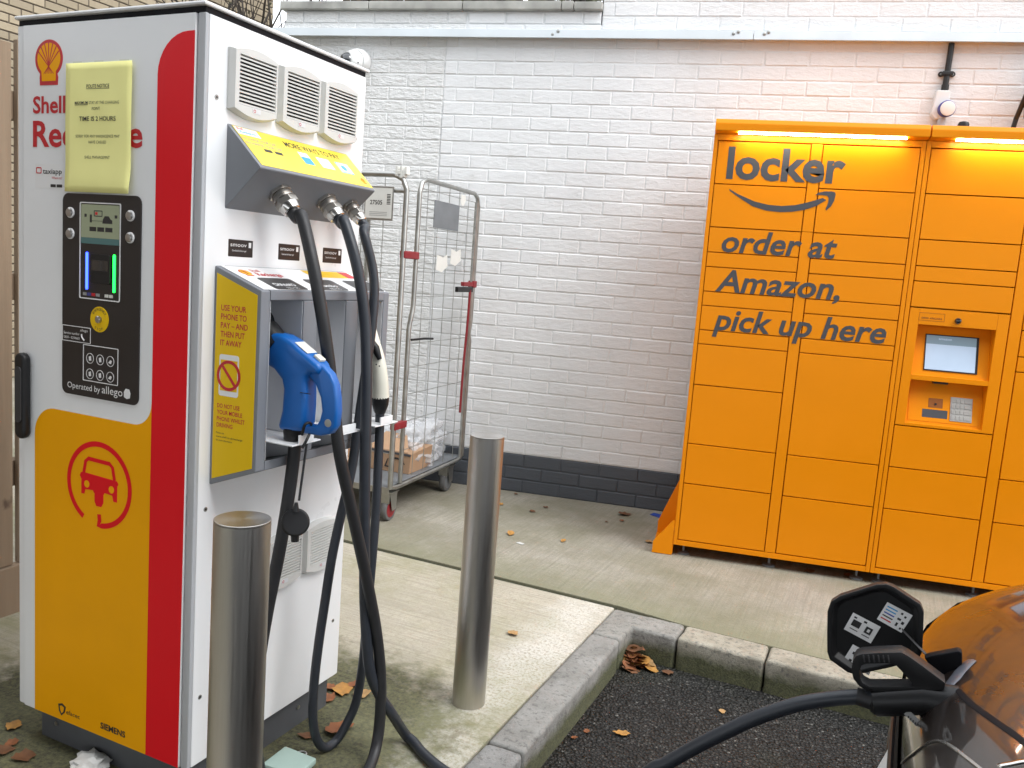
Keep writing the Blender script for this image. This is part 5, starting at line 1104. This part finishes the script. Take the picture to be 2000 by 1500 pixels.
# open flap hinged on the far side of the port: inner face towards the near side
zF = zP; FBp = PLUG_B+.135
def flapl(x, y, db=0): return carl(onplane(*zF(x, y), B*(FBp+db), B))
fo_ = [(197,560),(200,410),(225,340),(290,300),(540,222),(610,218),(660,236),(850,360),(873,420),(868,560),(862,690),(835,750),(640,800),(400,852),(340,835),(215,745),(198,690)]
fl_o = [flapl(*p_) for p_ in fo_]; cx_ = sum(p_.x for p_ in fl_o)/len(fl_o); cz_ = sum(p_.z for p_ in fl_o)/len(fl_o)
yF = fl_o[0].y
flp = empty('charge_flap', (0,0,0)); bpy.data.objects.remove(flp)
outer = fl_o; inner = [Vector((cx_+(p_.x-cx_)*.90, yF, cz_+(p_.z-cz_)*.90)) for p_ in fl_o]; inner2 = [Vector((cx_+(p_.x-cx_)*.80, yF+.012, cz_+(p_.z-cz_)*.80)) for p_ in fl_o]
m_ = len(outer); vs = outer+inner+inner2+[p_+Vector((0,.020,0)) for p_ in outer]; fs = []
for i in range(m_):
    j = (i+1) % m_; fs += [(i,j,m_+j,m_+i), (m_+i,m_+j,2*m_+j,2*m_+i), (i,3*m_+i,3*m_+j,j)]
fs += [tuple(range(2*m_,3*m_)), tuple(range(3*m_,4*m_))]
flp = MB().add(vs, fs).build('charge_flap', M['plastic_black'], car, bevel=.002)
FPl = Plane((0,yF+.0115,0), (1,0,0), (0,0,1))
def fst(pts, base, h): return patch(base, FPl, [(lambda q_: (q_.x, q_.z))(flapl(*p_, .0115)) for p_ in pts], .0002, h, M['print_white'], flp)
def fq(quad, u_, v_):
    (ax, ay), (bx_, by), (cx2, cy), (dx, dy) = quad; return ((1-u_)*(1-v_)*ax+u_*(1-v_)*bx_+u_*v_*cx2+(1-u_)*v_*dx, (1-u_)*(1-v_)*ay+u_*(1-v_)*by+u_*v_*cy+(1-u_)*v_*dy)
Q1 = [(380,415),(572,515),(502,630),(315,530)]; Q2 = [(618,342),(795,435),(716,556),(545,460)]; Q3 = [(378,637),(540,725),(490,852),(307,750)]
for Q in (Q1, Q2, Q3): fst(Q, 'sticker', .0012)
def fmark(Q, u0, v0, u1, v1, m, h=.0016): patch('sticker_mark', FPl, [(lambda q_: (q_.x, q_.z))(flapl(*fq(Q, *c_), .0115)) for c_ in ((u0,v0),(u1,v0),(u1,v1),(u0,v1))], .0012, h, m, flp)
for i, (c_) in enumerate(('print_blue','print_blue','litter_blue','foliage_b','print_red')): fmark(Q2, .08, .14+.16*i, .48, .20+.16*i, M[c_])
for (u0, v0, u1, v1) in ((.62,.12,.70,.22),(.78,.2,.86,.3),(.6,.42,.74,.52),(.8,.5,.9,.64),(.64,.66,.72,.84),(.84,.8,.9,.9)): fmark(Q2, u0, v0, u1, v1, M['print_black'])
for (u0, v0, u1, v1) in ((.12,.28,.42,.62),(.60,.30,.84,.66),(.1,.12,.2,.2),(.45,.1,.56,.2),(.14,.76,.42,.80),(.58,.78,.86,.82)): fmark(Q1, u0, v0, u1, v1, M['print_black'])
fmark(Q1, .68, .40, .77, .56, M['print_white'], .002)
for (u0, v0, u1, v1) in ((.15,.3,.26,.44),(.4,.3,.5,.5),(.16,.72,.26,.9),(.6,.4,.86,.6)): fmark(Q3, u0, v0, u1, v1, M['print_black'])
# hinge arm from flap to nose
ha, hb2 = flapl(735,585,-.01), flapl(1015,880,-.02)
MB().prism([ha+Vector((-.006,0,.012)), ha+Vector((.012,0,-.004)), hb2+Vector((.012,0,-.004)), hb2+Vector((-.004,0,.012))], (0,.016,0)).build('flap_hinge', M['plastic_grip'], car, bevel=.002)
# dark port housing and its body-coloured lip, behind the plug
ph = [carl(onplane(*zC(*p_), B*(PLUG_B+.085), B)) for p_ in ((425,630),(480,612),(700,572),(728,590),(728,690),(600,820),(520,760))]
MB().prism([Vector((p_.x, ph[0].y, p_.z)) for p_ in ph], (0,.022,0)).build('port_housing', M['gasket'], car, bevel=.008)
# lower grille panel, widened in black to cover pale reflections on the nose
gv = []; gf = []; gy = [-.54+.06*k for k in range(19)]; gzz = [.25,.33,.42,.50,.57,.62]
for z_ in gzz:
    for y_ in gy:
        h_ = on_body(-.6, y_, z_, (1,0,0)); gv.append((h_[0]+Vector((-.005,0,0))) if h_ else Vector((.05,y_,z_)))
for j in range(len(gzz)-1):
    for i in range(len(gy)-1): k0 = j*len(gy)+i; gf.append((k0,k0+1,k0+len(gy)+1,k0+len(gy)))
gr_ = MB().add(gv, gf).build('grille_glare_cover', M['gasket'], car, smooth=True, angle=60)
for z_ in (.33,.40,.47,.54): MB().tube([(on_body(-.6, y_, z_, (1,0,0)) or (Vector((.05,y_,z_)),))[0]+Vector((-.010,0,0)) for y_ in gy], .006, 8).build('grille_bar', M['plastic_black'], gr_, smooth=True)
# number plate
pb = on_body(-.5, 0, .46, (1,0,0))[0]
PLT = Plane(pb+Vector((-.020,0,0)), (0,-1,0), (.30,0,.95))
patch('plate_mount', PLT, rrect(-.275,-.066,.275,.066,.012), -.05, -.0005, M['plastic_black'], car, bevel=.004)
pt = patch('number_plate', PLT, rrect(-.26,-.056,.26,.056,.006), .0002, .004, M['plate_white'], car, bevel=.001)
text(PLT, 'ZOE', .02, -.030, .055, M['plate_blue'], pt, width=.16, bold=.01, h=.0048)
for sy in (-1, 1):     # headlights sit on the front corners
    H_ = [on_body(-.6+.0, sy*y_, z_, (1,0,0)) for y_, z_ in ((.42,.66),(.50,.70),(.60,.735),(.66,.74),(.64,.68),(.56,.63),(.46,.62))]; H_ = [x for x in H_ if x]
    if len(H_) > 4:
        pts_ = [x[0]+Vector((-.004,0,.002)) for x in H_]; c_ = sum(pts_, Vector())/len(pts_)+Vector((-.014,0,.006))
        MB().add([c_]+pts_, [(0,i+1,(i+1) % len(pts_)+1) for i in range(len(pts_))]).build('headlight', M['car_glass'], car, smooth=True, angle=80)

# ================================================================== fallen leaves and litter
def leaf_mesh(kind, m):
    n2 = 9; vs_ = []; L_ = .05
    for i in range(n2):
        t_ = i/(n2-1); w_ = math.sin(math.pi*t_**(.8 if kind else 1.2))*(.34 if kind == 0 else .5)*(1+.15*math.sin(i*2.4)); curl = .18*(t_-.5)**2*random.uniform(.5,2)
        vs_ += [((t_-.5)*L_, w_*L_*.8, curl*L_*2+abs(w_)*L_*random.uniform(.1,.35)), ((t_-.5)*L_, 0, curl*L_*2), ((t_-.5)*L_, -w_*L_*.8, curl*L_*2+abs(w_)*L_*random.uniform(.1,.35))]
    me = bpy.data.meshes.new('leaf'); me.from_pydata(vs_, [], [(i*3+k, i*3+k+1, i*3+k+4, i*3+k+3) for i in range(n2-1) for k in range(2)]); me.polygons.foreach_set('use_smooth', [True]*len(me.polygons)); me.materials.append(m); return me
LM_ = {c_: [leaf_mesh(k % 3, M[c_]) for k in range(3)] for c_ in ('leaf_tan','leaf_brown','leaf_rust','leaf_ochre')}
def leaf(px, py, size, c_, z, label, group, tilt=.12, rot=None):
    P_ = onz(px, py, z); me = random.choice(LM_[c_]); o = bpy.data.objects.new('fallen_leaf', me); COL.objects.link(o)
    o.location = P_+Z*.003; s_ = size/.05; o.scale = (s_,s_,s_); o.rotation_euler = (random.uniform(-tilt,tilt), random.uniform(-tilt,tilt), random.uniform(0,6.28) if rot is None else rot); tag(o, {'leaf_tan':'pale tan','leaf_brown':'dark brown','leaf_rust':'rust red','leaf_ochre':'yellow ochre'}[c_]+' '+label, 'leaf', group); return o
AZ_ = -.12
lab, gr = 'dry curled leaf in the heap in the kerb corner', 'leaves heaped in the kerb corner'
for i in range(26):
    da_, db_ = abs(random.gauss(0,.06)), abs(random.gauss(0,.055)); hh_ = max(0, .075-.6*(da_+db_))*random.uniform(.2,1)
    P_ = ab(-.80+da_, 3.04-db_, AZ_+hh_); px, py, _ = proj(P_); c_ = random.choice(('leaf_tan','leaf_brown','leaf_brown','leaf_rust','leaf_rust','leaf_ochre'))
    leaf(px, py, random.uniform(.045,.085), c_, AZ_+hh_, lab, gr, tilt=.3+8*hh_)
leaf(1252,1292,.065,'leaf_tan',AZ_+.012,lab,gr,tilt=.3)
for (px, py, s_, c_, r_) in ((1213,1435,.06,'leaf_ochre',.2),(1122,1443,.025,'leaf_rust',None),(1146,1430,.025,'leaf_rust',None),(1361,1300,.05,'leaf_rust',None),(1410,1392,.028,'leaf_tan',None),(1290,1285,.06,'leaf_ochre',None)):
    leaf(px, py, s_, c_, AZ_, 'small fallen leaf lying loose on the dark asphalt', 'leaves on the asphalt', rot=r_)
for (px, py, s_, c_) in ((1220,1006,.10,'leaf_brown'),(1040,1000,.04,'leaf_brown'),(997,1044,.07,'leaf_ochre'),(1100,1058,.05,'leaf_ochre'),(978,986,.04,'leaf_ochre'),(1066,992,.035,'leaf_brown'),(1184,1020,.03,'leaf_brown'),(1214,1018,.03,'leaf_rust'),(1268,1060,.05,'leaf_tan'),(1008,966,.04,'leaf_brown'),(1580,1118,.06,'leaf_brown'),(1655,1125,.05,'leaf_rust')):
    leaf(px, py, s_, c_, 0, 'fallen leaf on the brushed concrete near the white wall', 'leaves on the far pavement')
for (px, py, s_, c_) in ((1002,1240,.05,'leaf_tan'),(668,1352,.075,'leaf_ochre'),(708,1358,.06,'leaf_tan'),(640,1368,.07,'leaf_rust'),(664,1428,.09,'leaf_rust'),(645,1345,.05,'leaf_rust'),(600,1440,.06,'leaf_brown'),(690,1340,.05,'leaf_rust')):
    leaf(px, py, s_, c_, 0, 'fallen leaf on the pale slab beside the charging cables', 'leaves on the near slab')
for (px, py, s_, c_) in ((25,1421,.05,'leaf_ochre'),(6,1470,.06,'leaf_brown'),(45,1482,.06,'leaf_brown'),(22,1455,.04,'leaf_rust')):
    leaf(px, py, s_, c_, 0, 'fallen leaf on damp concrete between charger and fence', 'leaves by the fence')
def litter(name, px, py, z, build, label, cat): 
    e_ = empty(name, onz(px, py, z), rz=random.uniform(-.5,.5), label=label, cat=cat); build(e_); return e_
litter('discarded_tray', 560, 1500, 0, lambda e_: MB().prism([(-.05,-.04,.004),(.06,-.045,.004),(.07,.03,.012),(-.035,.045,.012)], (0,0,.018)).build('tray', M['litter_green'], e_, bevel=.005), 'pale green plastic tray lying beside the near bollard', 'litter')
litter('ring_seal', 586, 1476, 0, lambda e_: MB().tube([(.014*math.cos(t*.35), .018*math.sin(t*.35), .003) for t in range(19)], .002, 6).build('loop', M['litter_white'], e_, smooth=True), 'small off white ring lying on the mossy slab', 'litter')
def crumple(e_):
    bm = bmesh.new(); bmesh.ops.create_icosphere(bm, subdivisions=3, radius=.045)
    for v in bm.verts: v.co *= 1+.5*noise.noise(v.co*60); v.co.z = max(v.co.z*.5+.012, 0)
    me = bpy.data.meshes.new('scrap'); bm.to_mesh(me); bm.free(); me.materials.append(M['litter_white']); o = bpy.data.objects.new('scrap', me); COL.objects.link(o); o.parent = e_
litter('crumpled_paper', 175, 1502, 0, crumple, 'crumpled whitish paper scrap in front of the charger plinth', 'litter')
litter('paper_scrap', 1015, 1062, 0, lambda e_: MB().prism([(-.02,-.008,.002),(.02,-.006,.002),(.025,.008,.004),(-.01,.010,.004)], (0,0,.001)).build('scrap', M['litter_white'], e_), 'tiny white paper scrap on the brushed concrete', 'litter')
litter('wrapper', 1282, 1008, 0, lambda e_: MB().prism([(-.035,-.012,.002),(.03,-.02,.002),(.035,.02,.008),(-.03,.02,.008)], (0,0,.002)).build('wrapper_sheet', M['litter_blue'], e_), 'blue wrapper lying by the locker bracket', 'litter')
